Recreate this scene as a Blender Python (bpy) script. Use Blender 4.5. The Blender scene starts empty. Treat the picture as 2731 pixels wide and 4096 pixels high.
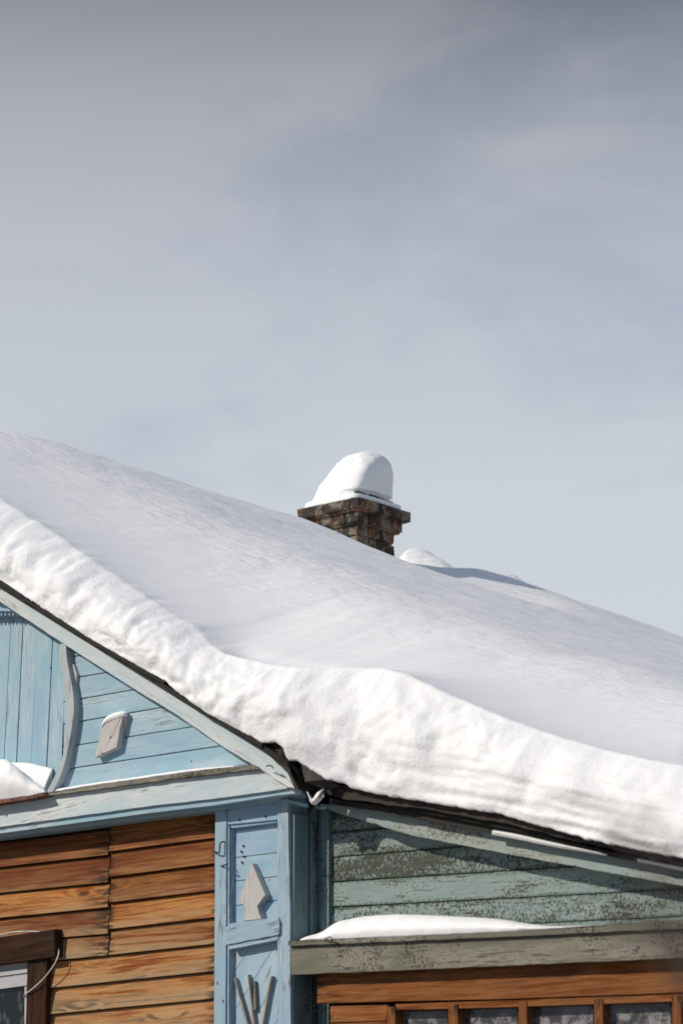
import bpy, bmesh, math, random
from mathutils import Vector, noise
random.seed(7)
sc = bpy.context.scene
R = math.radians

# ------------------------------------------------------------------ camera
FOC, TILT, HEAD = 9080.0, R(14.1), R(40.0)      # focal length in photo pixels, upward tilt, heading left of +Y
CAM = Vector((6.6, -7.51, 1.6))
fw = Vector((-math.sin(HEAD) * math.cos(TILT), math.cos(HEAD) * math.cos(TILT), math.sin(TILT)))
rt = Vector((math.cos(HEAD), math.sin(HEAD), 0))
upv = rt.cross(fw)
cd = bpy.data.cameras.new('camera')
cam = bpy.data.objects.new('camera', cd)
sc.collection.objects.link(cam)
cam.location = CAM
cam.rotation_euler = (math.pi / 2 + TILT, 0, HEAD)
cd.sensor_fit = 'VERTICAL'
cd.sensor_height = 36
cd.lens = FOC * 36 / 4096
cd.clip_start = 0.1
cd.clip_end = 5000
cd.dof.use_dof = True
cd.dof.focus_distance = 12.0
cd.dof.aperture_fstop = 2.8
sc.camera = cam

# ------------------------------------------------------------------ sun and sky
SUN = Vector((-0.56, -1.0, 0.80)).normalized()   # towards the sun
el = math.asin(SUN.z)
az = math.atan2(SUN.x, SUN.y)
sd = bpy.data.lights.new('sun', 'SUN')
sd.energy = 3.6
sd.angle = R(0.55)
sd.color = (1.0, 0.91, 0.78)
so = bpy.data.objects.new('sun', sd)
sc.collection.objects.link(so)
so.rotation_euler = (-SUN).to_track_quat('-Z', 'Y').to_euler()

w = bpy.data.worlds.new('World')
sc.world = w
w.use_nodes = True
nt = w.node_tree
for n in list(nt.nodes):
    nt.nodes.remove(n)


class NB:
    """tiny node builder"""
    def __init__(s, tree):
        s.t = tree

    def n(s, typ, props=None, **ins):
        nd = s.t.nodes.new(typ)
        for k, v in (props or {}).items():
            setattr(nd, k, v)
        for k, v in ins.items():
            key = int(k[1:]) if k[0] == '_' and k[1:].isdigit() else k.replace('_', ' ')
            s.put(nd.inputs[key], v)
        return nd

    def put(s, sock, v):
        if isinstance(v, bpy.types.NodeSocket):
            s.t.links.new(v, sock)
        else:
            if sock.type == 'RGBA' and isinstance(v, (tuple, list)) and len(v) == 3:
                v = (*v, 1)
            sock.default_value = v

    def m(s, op, a, b=0.0, c=0.0, clamp=False):
        nd = s.n('ShaderNodeMath', {'operation': op, 'use_clamp': clamp}, _0=a, _1=b, _2=c)
        return nd.outputs[0]

    def mix(s, f, a, b, blend='MIX'):
        nd = s.n('ShaderNodeMix', {'data_type': 'RGBA', 'blend_type': blend})
        s.put(nd.inputs[0], f)
        s.put(nd.inputs[6], a)
        s.put(nd.inputs[7], b)
        return nd.outputs[2]

    def rng(s, v, a, b, c=0.0, d=1.0, smooth=True):
        nd = s.n('ShaderNodeMapRange', {'interpolation_type': 'SMOOTHSTEP' if smooth else 'LINEAR'},
                 _0=v, _1=a, _2=b, _3=c, _4=d)
        return nd.outputs[0]

    def vec(s, x, y, z=0.0):
        nd = s.n('ShaderNodeCombineXYZ', None, _0=x, _1=y, _2=z)
        return nd.outputs[0]

    def noise(s, v, scale, detail=3.0, rough=0.55, dist=0.0):
        nd = s.n('ShaderNodeTexNoise', None, Vector=v, Scale=scale, Detail=detail, Roughness=rough, Distortion=dist)
        return nd.outputs[0]

    def voro(s, v, scale, dim='3D'):
        nd = s.n('ShaderNodeTexVoronoi', {'voronoi_dimensions': dim}, Vector=v, Scale=scale)
        return nd.outputs[0]


b = NB(nt)
sky = b.n('ShaderNodeTexSky', {'sky_type': 'NISHITA', 'sun_disc': False, 'sun_elevation': el,
                               'sun_rotation': az, 'air_density': 1.0, 'dust_density': 1.5, 'ozone_density': 1.5})
skyc = b.mix(1.0, sky.outputs[0], (0.085, 0.085, 0.085), 'MULTIPLY')
tc = b.n('ShaderNodeTexCoord')
sep = b.n('ShaderNodeSeparateXYZ', None, _0=tc.outputs['Generated'])
zc = sep.outputs[2]
# thin cloud sheet: coordinates on a flat layer overhead, so wisps stretch towards the horizon
den = b.m('ADD', zc, 0.22)
cx = b.m('DIVIDE', sep.outputs[0], den)
cy = b.m('DIVIDE', sep.outputs[1], den)
cl = b.vec(cx, cy, 0.0)
n1 = b.noise(b.n('ShaderNodeVectorMath', {'operation': 'ADD'}, _0=cl, _1=(3.1, 7.4, 0)).outputs[0], 2.6, 4.0, 0.5, 0.5)
n2 = b.noise(cl, 8.0, 7.0, 0.62, 0.8)
cover = b.m('ADD', b.m('MULTIPLY', n1, 0.78), b.m('MULTIPLY', n2, 0.22))
# the veil is thinner high on the right
s_r = b.m('ADD', b.m('MULTIPLY', sep.outputs[0], 0.766), b.m('MULTIPLY', sep.outputs[1], 0.643))
cover = b.m('SUBTRACT', cover, b.m('MULTIPLY', b.m('MULTIPLY', s_r, 8.0), b.m('SUBTRACT', zc, 0.31)))
covm = b.rng(cover, 0.36, 0.55, 0.0, 1.0)


def ramp(stops):
    nd = b.n('ShaderNodeValToRGB', None, Fac=zc)
    cr = nd.color_ramp
    cr.elements[0].position, cr.elements[0].color = stops[0][0], (*stops[0][1], 1)
    cr.elements[1].position, cr.elements[1].color = stops[-1][0], (*stops[-1][1], 1)
    for p_, c_ in stops[1:-1]:
        cr.elements.new(p_).color = (*c_, 1)
    return nd.outputs[0]


greyc = ramp([(0.0, (0.76, 0.79, 0.81)), (0.19, (0.71, 0.76, 0.81)), (0.258, (0.69, 0.735, 0.78)), (0.295, (0.64, 0.68, 0.745)),
              (0.352, (0.585, 0.61, 0.675)), (0.41, (0.465, 0.48, 0.53)), (0.452, (0.32, 0.325, 0.355)), (0.6, (0.29, 0.305, 0.35)), (1.0, (0.33, 0.37, 0.45))])
bluec = ramp([(0.0, (0.62, 0.70, 0.80)), (0.19, (0.58, 0.65, 0.75)), (0.258, (0.555, 0.615, 0.71)), (0.295, (0.53, 0.585, 0.69)),
              (0.352, (0.49, 0.53, 0.63)), (0.41, (0.35, 0.38, 0.46)), (0.452, (0.205, 0.225, 0.285)), (0.6, (0.20, 0.23, 0.30)), (1.0, (0.24, 0.30, 0.42))])
veil = b.mix(covm, bluec, greyc)
# unseen sky behind the camera, darkened to blue to cut fill on the facade
southc = ramp([(0.0, (0.30, 0.39, 0.52)), (0.3, (0.20, 0.29, 0.46)), (1.0, (0.20, 0.30, 0.50))])
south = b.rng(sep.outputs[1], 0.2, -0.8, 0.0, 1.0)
veil = b.mix(south, veil, southc)
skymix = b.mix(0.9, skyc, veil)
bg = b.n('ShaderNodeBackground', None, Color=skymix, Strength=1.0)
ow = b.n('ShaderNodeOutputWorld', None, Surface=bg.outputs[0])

vs = sc.view_settings
sc.display_settings.display_device = 'sRGB'
vs.view_transform = 'Standard'
vs.look = 'None'
vs.gamma = 1
vs.use_curve_mapping = False
vs.exposure = -0.12

# ------------------------------------------------------------------ helpers
S_ = 2731 / 1568.0            # working pixels (photo drawn 1568 wide) to photo pixels


def ray(u, v):
    return (fw * FOC + rt * (u * S_ - 1365.5) - upv * (v * S_ - 2048)).normalized()


def P(u, v, Y):
    """point of the vertical plane Y seen at photo position u, v"""
    d = ray(u, v)
    return CAM + d * ((Y - CAM.y) / d.y)


def XZ(u, v, Y):
    p = P(u, v, Y)
    return (p.x, p.z)


def tr(pts, Y):
    return [XZ(u, v, Y) for u, v in pts]


def lerp(a, c, t):
    return a + (c - a) * t


def interp(tab, x):
    if x <= tab[0][0]:
        (a, fa), (c, fc) = tab[0], tab[1]
    elif x >= tab[-1][0]:
        (a, fa), (c, fc) = tab[-2], tab[-1]
    else:
        for i in range(len(tab) - 1):
            if tab[i][0] <= x <= tab[i + 1][0]:
                (a, fa), (c, fc) = tab[i], tab[i + 1]
                break
    return fa + (fc - fa) * (x - a) / (c - a)


def sstep(a, c, x):
    t = max(0.0, min(1.0, (x - a) / (c - a)))
    return t * t * (3 - 2 * t)


def nz(x, y, z=0.0):
    return noise.noise(Vector((x, y, z)))


def fbm(x, y, z=0.0, o=3):
    s, a, f = 0.0, 1.0, 1.0
    for _ in range(o):
        s += a * nz(x * f, y * f, z * f)
        a *= 0.5
        f *= 2.03
    return s


def newbm():
    bm = bmesh.new()
    bm.loops.layers.uv.new('grain')
    bm.loops.layers.uv.new('unit')
    return bm


def prism(bm, pts, Yf, Yb, g=(1, 0), rag=0.0, tilt=0.0, bev=0.0025, step=0.03):
    """board: outline pts (x, z) on the front plane Yf, extruded back to Yb; g = grain direction"""
    gl = math.hypot(*g)
    g = (g[0] / gl, g[1] / gl)
    c = (-g[1], g[0])
    if rag:
        out = []
        k = random.random() * 50
        for i in range(len(pts)):
            (x0, z0), (x1, z1) = pts[i], pts[(i + 1) % len(pts)]
            L = math.hypot(x1 - x0, z1 - z0)
            nseg = max(1, int(L / step))
            nx, nzv = (z1 - z0) / max(L, 1e-6), -(x1 - x0) / max(L, 1e-6)
            for j in range(nseg):
                t = j / nseg
                q = rag * fbm((x0 + (x1 - x0) * t) * 14 + k, (z0 + (z1 - z0) * t) * 14, i, 3)
                out.append((lerp(x0, x1, t) + nx * q, lerp(z0, z1, t) + nzv * q))
        pts = out
    # orient so that the front face looks to -Y
    A = sum(pts[i][0] * pts[(i + 1) % len(pts)][1] - pts[(i + 1) % len(pts)][0] * pts[i][1] for i in range(len(pts)))
    if A < 0:
        pts = pts[::-1]
    gs = [p[0] * g[0] + p[1] * g[1] for p in pts]
    cs = [p[0] * c[0] + p[1] * c[1] for p in pts]
    g0, g1, c0, c1 = min(gs), max(gs), min(cs), max(cs)
    fv, bv = [], []
    for p, cc in zip(pts, cs):
        t = (cc - c0) / max(c1 - c0, 1e-6)
        fv.append(bm.verts.new((p[0], Yf + tilt * t, p[1])))
        bv.append(bm.verts.new((p[0], Yb, p[1])))
    fs = [bm.faces.new(fv), bm.faces.new(bv[::-1])]
    n = len(pts)
    for i in range(n):
        j = (i + 1) % n
        fs.append(bm.faces.new((fv[j], fv[i], bv[i], bv[j])))
    if bev and not rag:
        ed = [e for e in fs[0].edges]
        r = bmesh.ops.bevel(bm, geom=ed, offset=bev, segments=1, affect='EDGES', profile=0.5)
        fs = list({f for f in r['faces']} | {f for f in fs if f.is_valid})
        ex = set()
        for f in fs:
            for e in f.edges:
                for ff in e.link_faces:
                    ex.add(ff)
        fs = list(ex)
    ug, uu = bm.loops.layers.uv['grain'], bm.loops.layers.uv['unit']
    for f in fs:
        if not f.is_valid:
            continue
        for l in f.loops:
            p = l.vert.co
            a = p.x * g[0] + p.z * g[1]
            d = p.x * c[0] + p.z * c[1]
            l[ug].uv = (a, d + (p.y - Yf) * 1.0)
            l[uu].uv = ((a - g0) / max(g1 - g0, 1e-6), (d - c0) / max(c1 - c0, 1e-6))
    return fs


def boxuv(bm, lo, hi, axis='x', bev=0.003, jit=0.0):
    x0, y0, z0 = lo
    x1, y1, z1 = hi
    j = lambda: random.uniform(-jit, jit)
    vs_ = [bm.verts.new((x + j(), y + j(), z + j())) for x, y, z in
           ((x0, y0, z0), (x1, y0, z0), (x1, y1, z0), (x0, y1, z0), (x0, y0, z1), (x1, y0, z1), (x1, y1, z1), (x0, y1, z1))]
    fs = [bm.faces.new([vs_[i] for i in q]) for q in
          ((0, 3, 2, 1), (4, 5, 6, 7), (0, 1, 5, 4), (1, 2, 6, 5), (2, 3, 7, 6), (3, 0, 4, 7))]
    if bev:
        ed = list({e for f in fs for e in f.edges})
        bmesh.ops.bevel(bm, geom=ed, offset=bev, segments=2, affect='EDGES', profile=0.5)
    ug, uu = bm.loops.layers.uv['grain'], bm.loops.layers.uv['unit']
    done = set()
    stack = [f for v in vs_ if v.is_valid for f in v.link_faces]
    if not stack:
        stack = [f for f in bm.faces if all(lo[k] - 0.02 <= f.calc_center_median()[k] <= hi[k] + 0.02 for k in range(3))]
    for f in stack:
        if f in done:
            continue
        done.add(f)
        for l in f.loops:
            p = l.vert.co
            if axis == 'x':
                a, d = p.x, p.z + p.y
            elif axis == 'z':
                a, d = p.z, p.x + p.y
            else:
                a, d = p.y, p.z + p.x
            l[ug].uv = (a, d)
            l[uu].uv = (0.5, 0.5)


def tube(bm, pts, r, sides=8, r2=None):
    """round bar through pts"""
    pts = [Vector(p) for p in pts]
    rings = []
    prev = None
    for i, p in enumerate(pts):
        d = (pts[min(i + 1, len(pts) - 1)] - pts[max(i - 1, 0)]).normalized()
        a = d.cross(Vector((0, 0, 1))) if prev is None else prev - d * prev.dot(d)
        if a.length < 1e-4:
            a = d.cross(Vector((1, 0, 0)))
        a.normalize()
        prev = a
        q = d.cross(a)
        t = i / max(1, len(pts) - 1)
        rr = r if r2 is None else lerp(r, r2, t)
        rings.append([bm.verts.new(p + (a * math.cos(2 * math.pi * k / sides) + q * math.sin(2 * math.pi * k / sides)) * rr)
                      for k in range(sides)])
    for A, B in zip(rings, rings[1:]):
        for k in range(sides):
            f = bm.faces.new((A[k], A[(k + 1) % sides], B[(k + 1) % sides], B[k]))
            f.smooth = True
    bm.faces.new(rings[0][::-1])
    bm.faces.new(rings[-1])


def spline(pts, n):
    """Catmull-Rom through tuples"""
    out = []
    m = len(pts) - 1
    for k in range(n + 1):
        t = k / n * m
        i = min(int(t), m - 1)
        f = t - i
        p0, p1, p2, p3 = pts[max(i - 1, 0)], pts[i], pts[i + 1], pts[min(i + 2, m)]
        out.append(tuple(0.5 * (2 * b_ + (c_ - a_) * f + (2 * a_ - 5 * b_ + 4 * c_ - d_) * f * f + (3 * b_ - a_ - 3 * c_ + d_) * f ** 3)
                         for a_, b_, c_, d_ in zip(p0, p1, p2, p3)))
    return out


def link(name, bm, mat, parent=None, smooth=False):
    bm.normal_update()
    bmesh.ops.recalc_face_normals(bm, faces=bm.faces[:])
    me = bpy.data.meshes.new(name)
    bm.to_mesh(me)
    bm.free()
    me.materials.append(mat)
    if smooth:
        for p in me.polygons:
            p.use_smooth = True
    o = bpy.data.objects.new(name, me)
    sc.collection.objects.link(o)
    if parent:
        o.parent = parent
        o.matrix_parent_inverse = parent.matrix_world.inverted()
    return o


def tag(o, label, cat, group=None, kind=None):
    o['label'] = label
    o['category'] = cat
    if group:
        o['group'] = group
    if kind:
        o['kind'] = kind
    return o


# ------------------------------------------------------------------ materials
def newmat(name):
    m = bpy.data.materials.new(name)
    m.use_nodes = True
    t = m.node_tree
    for n in list(t.nodes):
        t.nodes.remove(n)
    nb = NB(t)
    out = nb.n('ShaderNodeOutputMaterial')
    bs = nb.n('ShaderNodeBsdfPrincipled')
    t.links.new(bs.outputs[0], out.inputs[0])
    return m, nb, bs


def grainuv(nb):
    uv = nb.n('ShaderNodeUVMap', {'uv_map': 'grain'})
    s = nb.n('ShaderNodeSeparateXYZ', None, _0=uv.outputs[0])
    rnd = nb.n('ShaderNodeNewGeometry').outputs['Random Per Island']
    return s.outputs[0], s.outputs[1], rnd


def bump(nb, bs, h, strength, dist):
    bp = nb.n('ShaderNodeBump', None, Strength=strength, Distance=dist, Height=h)
    nb.t.links.new(bp.outputs[0], bs.inputs['Normal'])


def cladding(name, dark, mid, light, grey=(0.20, 0.15, 0.11), wz=(2.75, 1.75), weather=1.0, tone=0.8):
    """oiled board cladding: ring figure bent round knots, greyed lower edges"""
    m, nb, bs = newmat(name)
    u, v, r = grainuv(nb)
    ro = nb.m('MULTIPLY', r, 61.0)
    uo = nb.m('ADD', u, ro)
    vo = nb.m('ADD', v, nb.m('MULTIPLY', r, 17.0))
    # knots
    kd = nb.voro(nb.vec(nb.m('MULTIPLY', uo, 1.9), nb.m('MULTIPLY', vo, 6.0), ro), 1.0)
    kn = nb.rng(kd, 0.0, 0.55, 1.0, 0.0)
    core = nb.rng(kd, 0.05, 0.11, 1.0, 0.0)
    low = nb.noise(nb.vec(nb.m('MULTIPLY', uo, 1.3), nb.m('MULTIPLY', vo, 5.0), ro), 1.0, 2.0, 0.5)
    field = nb.m('ADD', nb.m('ADD', nb.m('MULTIPLY', vo, 26.0), nb.m('MULTIPLY', low, 3.2)), nb.m('MULTIPLY', kn, 2.0))
    ring = nb.m('ADD', nb.m('MULTIPLY', nb.m('SINE', nb.m('MULTIPLY', field, 6.283)), 0.5), 0.5)
    strk = nb.noise(nb.vec(nb.m('MULTIPLY', uo, 1.9), nb.m('ADD', nb.m('MULTIPLY', vo, 50.0), nb.m('MULTIPLY', low, 2.5)), ro), 1.0, 5.0, 0.62)
    strk = nb.rng(strk, 0.30, 0.70)
    ring = nb.mix(nb.rng(kn, 0.15, 0.75, 0.0, 0.7), strk, ring)
    fine = nb.noise(nb.vec(nb.m('MULTIPLY', uo, 5.0), nb.m('MULTIPLY', vo, 150.0), ro), 1.0, 4.0, 0.7)
    patch = nb.noise(nb.vec(nb.m('MULTIPLY', uo, 3.4), nb.m('MULTIPLY', vo, 20.0), ro), 1.0, 5.0, 0.65)
    c = nb.mix(nb.rng(nb.m('ADD', nb.m('MULTIPLY', ring, 0.42), nb.m('MULTIPLY', patch, 0.85)), 0.42, 0.76), mid, light)
    c = nb.mix(nb.m('MULTIPLY', nb.m('POWER', r, 1.8), tone), c, dark)
    lng = nb.noise(nb.vec(nb.m('MULTIPLY', uo, 1.6), nb.m('MULTIPLY', vo, 9.0), nb.m('ADD', ro, 31.0)), 1.0, 4.0, 0.6)
    c = nb.mix(nb.rng(lng, 0.54, 0.70, 0.0, 0.55), c, light)
    c = nb.mix(nb.rng(lng, 0.46, 0.32, 0.0, 0.65), c, dark)
    c = nb.mix(nb.rng(fine, 0.44, 0.66, 0.0, 0.65), c, nb.mix(1.0, c, (0.46, 0.36, 0.28), 'MULTIPLY'))
    crk = nb.noise(nb.vec(nb.m('MULTIPLY', uo, 2.0), nb.m('MULTIPLY', vo, 60.0), nb.m('ADD', ro, 7.0)), 1.0, 3.0, 0.6)
    c = nb.mix(nb.rng(crk, 0.66, 0.72, 0.0, 0.6), c, (0.03, 0.018, 0.012))
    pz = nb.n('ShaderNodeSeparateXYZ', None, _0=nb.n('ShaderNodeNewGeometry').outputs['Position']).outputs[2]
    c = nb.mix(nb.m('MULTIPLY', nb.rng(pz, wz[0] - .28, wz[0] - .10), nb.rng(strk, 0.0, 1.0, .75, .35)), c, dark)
    if weather > 1:
        c = nb.mix(nb.m('MULTIPLY', nb.rng(pz, wz[0] - .25, wz[0] - .65), nb.rng(nb.m('ADD', nb.m('MULTIPLY', lng, .8), nb.m('MULTIPLY', strk, .25)), 0.42, 0.70, 0.0, 0.7)), c, (0.47, 0.29, 0.14))
    # weather: grey silvering and black stain, stronger on lower boards and lower edges
    un = nb.n('ShaderNodeSeparateXYZ', None, _0=nb.n('ShaderNodeUVMap', {'uv_map': 'unit'}).outputs[0])
    ex, ey = un.outputs[0], un.outputs[1]
    hz = nb.rng(pz, wz[0], wz[1], 0.0, 1.0)
    edge = nb.rng(ey, 0.62, 0.02, 0.0, 1.0)
    wn = nb.m('ADD', nb.m('MULTIPLY', patch, 0.9), nb.m('MULTIPLY', ring, 0.35))
    wm = nb.m('MULTIPLY', nb.m('MULTIPLY', nb.m('ADD', nb.m('MULTIPLY', edge, 0.9), 0.15), nb.m('ADD', nb.m('MULTIPLY', hz, 0.9), 0.08)),
              nb.rng(wn, 0.3, 0.8))
    c = nb.mix(nb.m('MULTIPLY', wm, weather, clamp=True), c, grey)
    blk = nb.m('MULTIPLY', nb.rng(nb.m('ADD', nb.m('MULTIPLY', patch, 0.7), nb.m('MULTIPLY', ring, 0.4)), 0.56, 0.76),
               nb.m('MULTIPLY', hz, nb.rng(kn, 0.02, 0.5, 0.6, 1.0)))
    c = nb.mix(nb.m('MULTIPLY', blk, 0.75, clamp=True), c, (0.045, 0.034, 0.027))
    ends = nb.m('MULTIPLY', nb.rng(ex, 0.07, 0.0), nb.rng(nb.noise(nb.vec(nb.m('MULTIPLY', uo, 6.0), nb.m('MULTIPLY', vo, 45.0), 3.0), 1.0, 2.0), 0.46, 0.56))
    ends2 = nb.m('MULTIPLY', nb.rng(ex, 0.93, 1.0), nb.rng(nb.noise(nb.vec(nb.m('MULTIPLY', uo, 6.0), nb.m('MULTIPLY', vo, 45.0), 9.0), 1.0, 2.0), 0.46, 0.56))
    c = nb.mix(nb.m('MULTIPLY', nb.m('MAXIMUM', ends, ends2), 0.85), c, (0.02, 0.016, 0.013))
    c = nb.mix(nb.m('MULTIPLY', core, 0.85), c, (0.06, 0.022, 0.010))
    nb.put(bs.inputs['Base Color'], c)
    bs.inputs['Roughness'].default_value = 0.55
    bs.inputs['Specular IOR Level'].default_value = 0.08
    bump(nb, bs, nb.m('ADD', nb.m('MULTIPLY', fine, 0.6), nb.m('MULTIPLY', ring, 0.4)), 0.55, 0.002)
    return m


def paint(name, base, pale, wood, crack=0.5, pale_amt=0.5, moss=0.0, flake=0.0, mosscol=(0.022, 0.040, 0.012), deep=None, stain=0.25):
    """old oil paint on boards: chalky patches, cracks along the grain, flakes down to grey wood, moss specks"""
    m, nb, bs = newmat(name)
    u, v, r = grainuv(nb)
    ro = nb.m('MULTIPLY', r, 43.0)
    uo = nb.m('ADD', u, ro)
    vo = nb.m('ADD', v, nb.m('MULTIPLY', r, 19.0))
    big = nb.noise(nb.vec(nb.m('MULTIPLY', uo, 2.2), nb.m('MULTIPLY', vo, 7.0), ro), 1.0, 4.0, 0.6)
    med = nb.noise(nb.vec(nb.m('MULTIPLY', uo, 9.0), nb.m('MULTIPLY', vo, 26.0), ro), 1.0, 4.0, 0.65)
    fine = nb.noise(nb.vec(nb.m('MULTIPLY', uo, 7.5), nb.m('MULTIPLY', vo, 125.0), ro), 1.0, 3.0, 0.6)
    fibre = nb.noise(nb.vec(nb.m('MULTIPLY', uo, 5.0), nb.m('MULTIPLY', vo, 150.0), ro), 1.0, 2.0, 0.6)
    c = nb.mix(nb.rng(nb.m('ADD', nb.m('MULTIPLY', big, 0.7), nb.m('MULTIPLY', med, 0.3)), 0.38, 0.66, 0.0, pale_amt), base, pale)
    c = nb.mix(nb.rng(r, 0.0, 1.0, 0.0, 0.22, False), c, deep or base)
    c = nb.mix(nb.rng(med, 0.5, 0.8, 0.0, stain), c, nb.mix(1.0, c, (0.55, 0.58, 0.62), 'MULTIPLY'))
    # grooves of the wood showing as fine lines
    c = nb.mix(nb.rng(fibre, 0.52, 0.74, 0.0, 0.30 * crack + 0.08), c, nb.mix(1.0, c, (0.5, 0.53, 0.56), 'MULTIPLY'))
    cm = nb.m('MULTIPLY', nb.rng(fine, 0.555, 0.63), nb.rng(nb.m('ADD', big, nb.m('MULTIPLY', med, 0.4)), 0.86 - 0.34 * crack, 1.02 - 0.30 * crack))
    c = nb.mix(nb.m('MULTIPLY', cm, 0.72), c, wood)
    hgt = nb.m('SUBTRACT', nb.m('MULTIPLY', fibre, 0.35), nb.m('MULTIPLY', cm, 0.8))
    if flake:
        fl = nb.noise(nb.vec(nb.m('MULTIPLY', uo, 110.0), nb.m('MULTIPLY', vo, 80.0), ro), 1.0, 4.0, 0.72)
        fmask = nb.rng(nb.m('ADD', nb.m('ADD', nb.m('MULTIPLY', fl, 0.66), nb.m('MULTIPLY', big, 0.55)), nb.m('MULTIPLY', nb.m('SUBTRACT', r, 0.30), 0.07)), 0.80 - 0.22 * flake, 0.85 - 0.22 * flake)
        c = nb.mix(nb.m('MULTIPLY', fmask, 0.9), c, nb.mix(med, wood, tuple(x * 0.45 for x in wood)))
        hgt = nb.m('SUBTRACT', hgt, nb.m('MULTIPLY', fmask, 0.7))
    if moss:
        geo = nb.n('ShaderNodeNewGeometry').outputs['Position']
        mp = nb.noise(geo, 2.6, 3.0, 0.6)
        ms = nb.noise(geo, 75.0, 4.0, 0.75)
        mm = nb.rng(nb.m('ADD', nb.m('MULTIPLY', ms, 0.75), nb.m('MULTIPLY', mp, 0.6)), 0.85 - 0.17 * moss, 0.91 - 0.17 * moss)
        un = nb.n('ShaderNodeSeparateXYZ', None, _0=nb.n('ShaderNodeUVMap', {'uv_map': 'unit'}).outputs[0]).outputs[1]
        em = nb.rng(nb.m('ADD', nb.m('MULTIPLY', nb.m('ABSOLUTE', nb.m('SUBTRACT', un, 0.5)), 0.9), nb.m('MULTIPLY', ms, 0.6)), 0.64, 0.76, 0.0, min(1.0, moss * 1.3))
        mm = nb.m('MAXIMUM', mm, em)
        c = nb.mix(nb.m('MULTIPLY', mm, 0.88), c, nb.mix(nb.rng(mp, 0.45, 0.62), mosscol, (0.045, 0.040, 0.028)))
        hgt = nb.m('ADD', hgt, nb.m('MULTIPLY', mm, 0.5))
    # old nail heads and specks
    spk = nb.voro(nb.vec(nb.m('MULTIPLY', uo, 7.0), nb.m('MULTIPLY', vo, 11.0), ro), 1.0)
    c = nb.mix(nb.rng(spk, 0.045, 0.07, 0.85, 0.0), c, (0.035, 0.028, 0.024))
    nb.put(bs.inputs['Base Color'], c)
    bs.inputs['Roughness'].default_value = 0.62
    bs.inputs['Specular IOR Level'].default_value = 0.25
    bump(nb, bs, hgt, 0.7, 0.0018)
    return m


def plain(name, col, rough=0.7, metal=0.0, var=0.3, scale=30.0):
    m, nb, bs = newmat(name)
    geo = nb.n('ShaderNodeNewGeometry').outputs['Position']
    n = nb.noise(geo, scale, 4.0, 0.65)
    nb.put(bs.inputs['Base Color'], nb.mix(nb.rng(n, 0.35, 0.7, 0.0, 1.0), tuple(x * (1 - var) for x in col), tuple(min(1, x * (1 + var)) for x in col)))
    bs.inputs['Roughness'].default_value = rough
    bs.inputs['Metallic'].default_value = metal
    bump(nb, bs, n, 0.4, 0.002)
    return m


def snowmat(name, ripple=0.0):
    m, nb, bs = newmat(name)
    geo = nb.n('ShaderNodeNewGeometry').outputs['Position']
    s = nb.n('ShaderNodeSeparateXYZ', None, _0=geo)
    n1 = nb.noise(geo, 70.0, 5.0, 0.7)
    nb.put(bs.inputs['Base Color'], nb.mix(nb.noise(geo, 6.0, 3.0), (0.87, 0.875, 0.885), (0.92, 0.92, 0.92)))
    bs.inputs['Roughness'].default_value = 0.65
    bs.inputs['Subsurface Weight'].default_value = 0.2
    bs.inputs['Subsurface Radius'].default_value = (1.0, 0.95, 0.9)
    bs.inputs['Subsurface Scale'].default_value = 0.02
    bs.inputs['Specular IOR Level'].default_value = 0.25
    h = nb.m('MULTIPLY', n1, 0.35)
    if ripple:
        al = nb.m('ADD', nb.m('MULTIPLY', s.outputs[0], 0.80), nb.m('MULTIPLY', s.outputs[1], 0.60))
        ac = nb.m('SUBTRACT', nb.m('MULTIPLY', s.outputs[1], 0.80), nb.m('MULTIPLY', s.outputs[0], 0.60))
        rp = nb.noise(nb.vec(nb.m('MULTIPLY', al, 2.2), nb.m('MULTIPLY', ac, 7.0), 0.0), 1.0, 5.0, 0.6, 0.8)
        rp2 = nb.noise(nb.vec(nb.m('MULTIPLY', al, 7.0), nb.m('MULTIPLY', ac, 26.0), 4.0), 1.0, 4.0, 0.62, 1.0)
        back = nb.rng(s.outputs[1], 0.1, 1.6)
        crumb = nb.m('ADD', nb.noise(geo, 26.0, 4.0, 0.65), nb.noise(geo, 60.0, 3.0, 0.65))
        h = nb.m('ADD', h, nb.m('MULTIPLY', crumb, nb.rng(s.outputs[1], 0.15, -0.05, 0.0, 0.8)))
        h = nb.m('ADD', h, nb.m('MULTIPLY', nb.m('ADD', nb.m('MULTIPLY', rp, 4.2), nb.m('MULTIPLY', rp2, 2.6)), nb.m('MULTIPLY', back, ripple)))
    bump(nb, bs, h, 0.5, 0.009)
    return m


M = {}
M['blue'] = paint('blue_paint', (0.29, 0.45, 0.54), (0.49, 0.59, 0.64), (0.15, 0.18, 0.20), crack=0.55, pale_amt=0.85, deep=(0.24, 0.40, 0.51))
M['blue_pale'] = paint('chalky_blue_paint', (0.47, 0.57, 0.61), (0.72, 0.72, 0.69), (0.16, 0.15, 0.13), crack=0.55, pale_amt=0.9)
M['blue_worn'] = paint('cracked_blue_paint', (0.30, 0.43, 0.52), (0.47, 0.55, 0.60), (0.07, 0.07, 0.065), crack=0.95, pale_amt=0.8, flake=0.3)
M['panel'] = paint('panel_blue_paint', (0.26, 0.42, 0.54), (0.50, 0.58, 0.63), (0.08, 0.08, 0.09), crack=0.30, pale_amt=0.8, deep=(0.22, 0.38, 0.52), stain=0.35)
M['ornament'] = paint('bleached_ornament_paint', (0.49, 0.475, 0.455), (0.57, 0.54, 0.51), (0.20, 0.15, 0.12), crack=0.6, pale_amt=0.8, stain=0.25)
M['trim'] = paint('worn_pale_blue_trim', (0.40, 0.455, 0.48), (0.54, 0.545, 0.53), (0.17, 0.14, 0.12), crack=0.6, pale_amt=0.85, stain=0.35)
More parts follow.
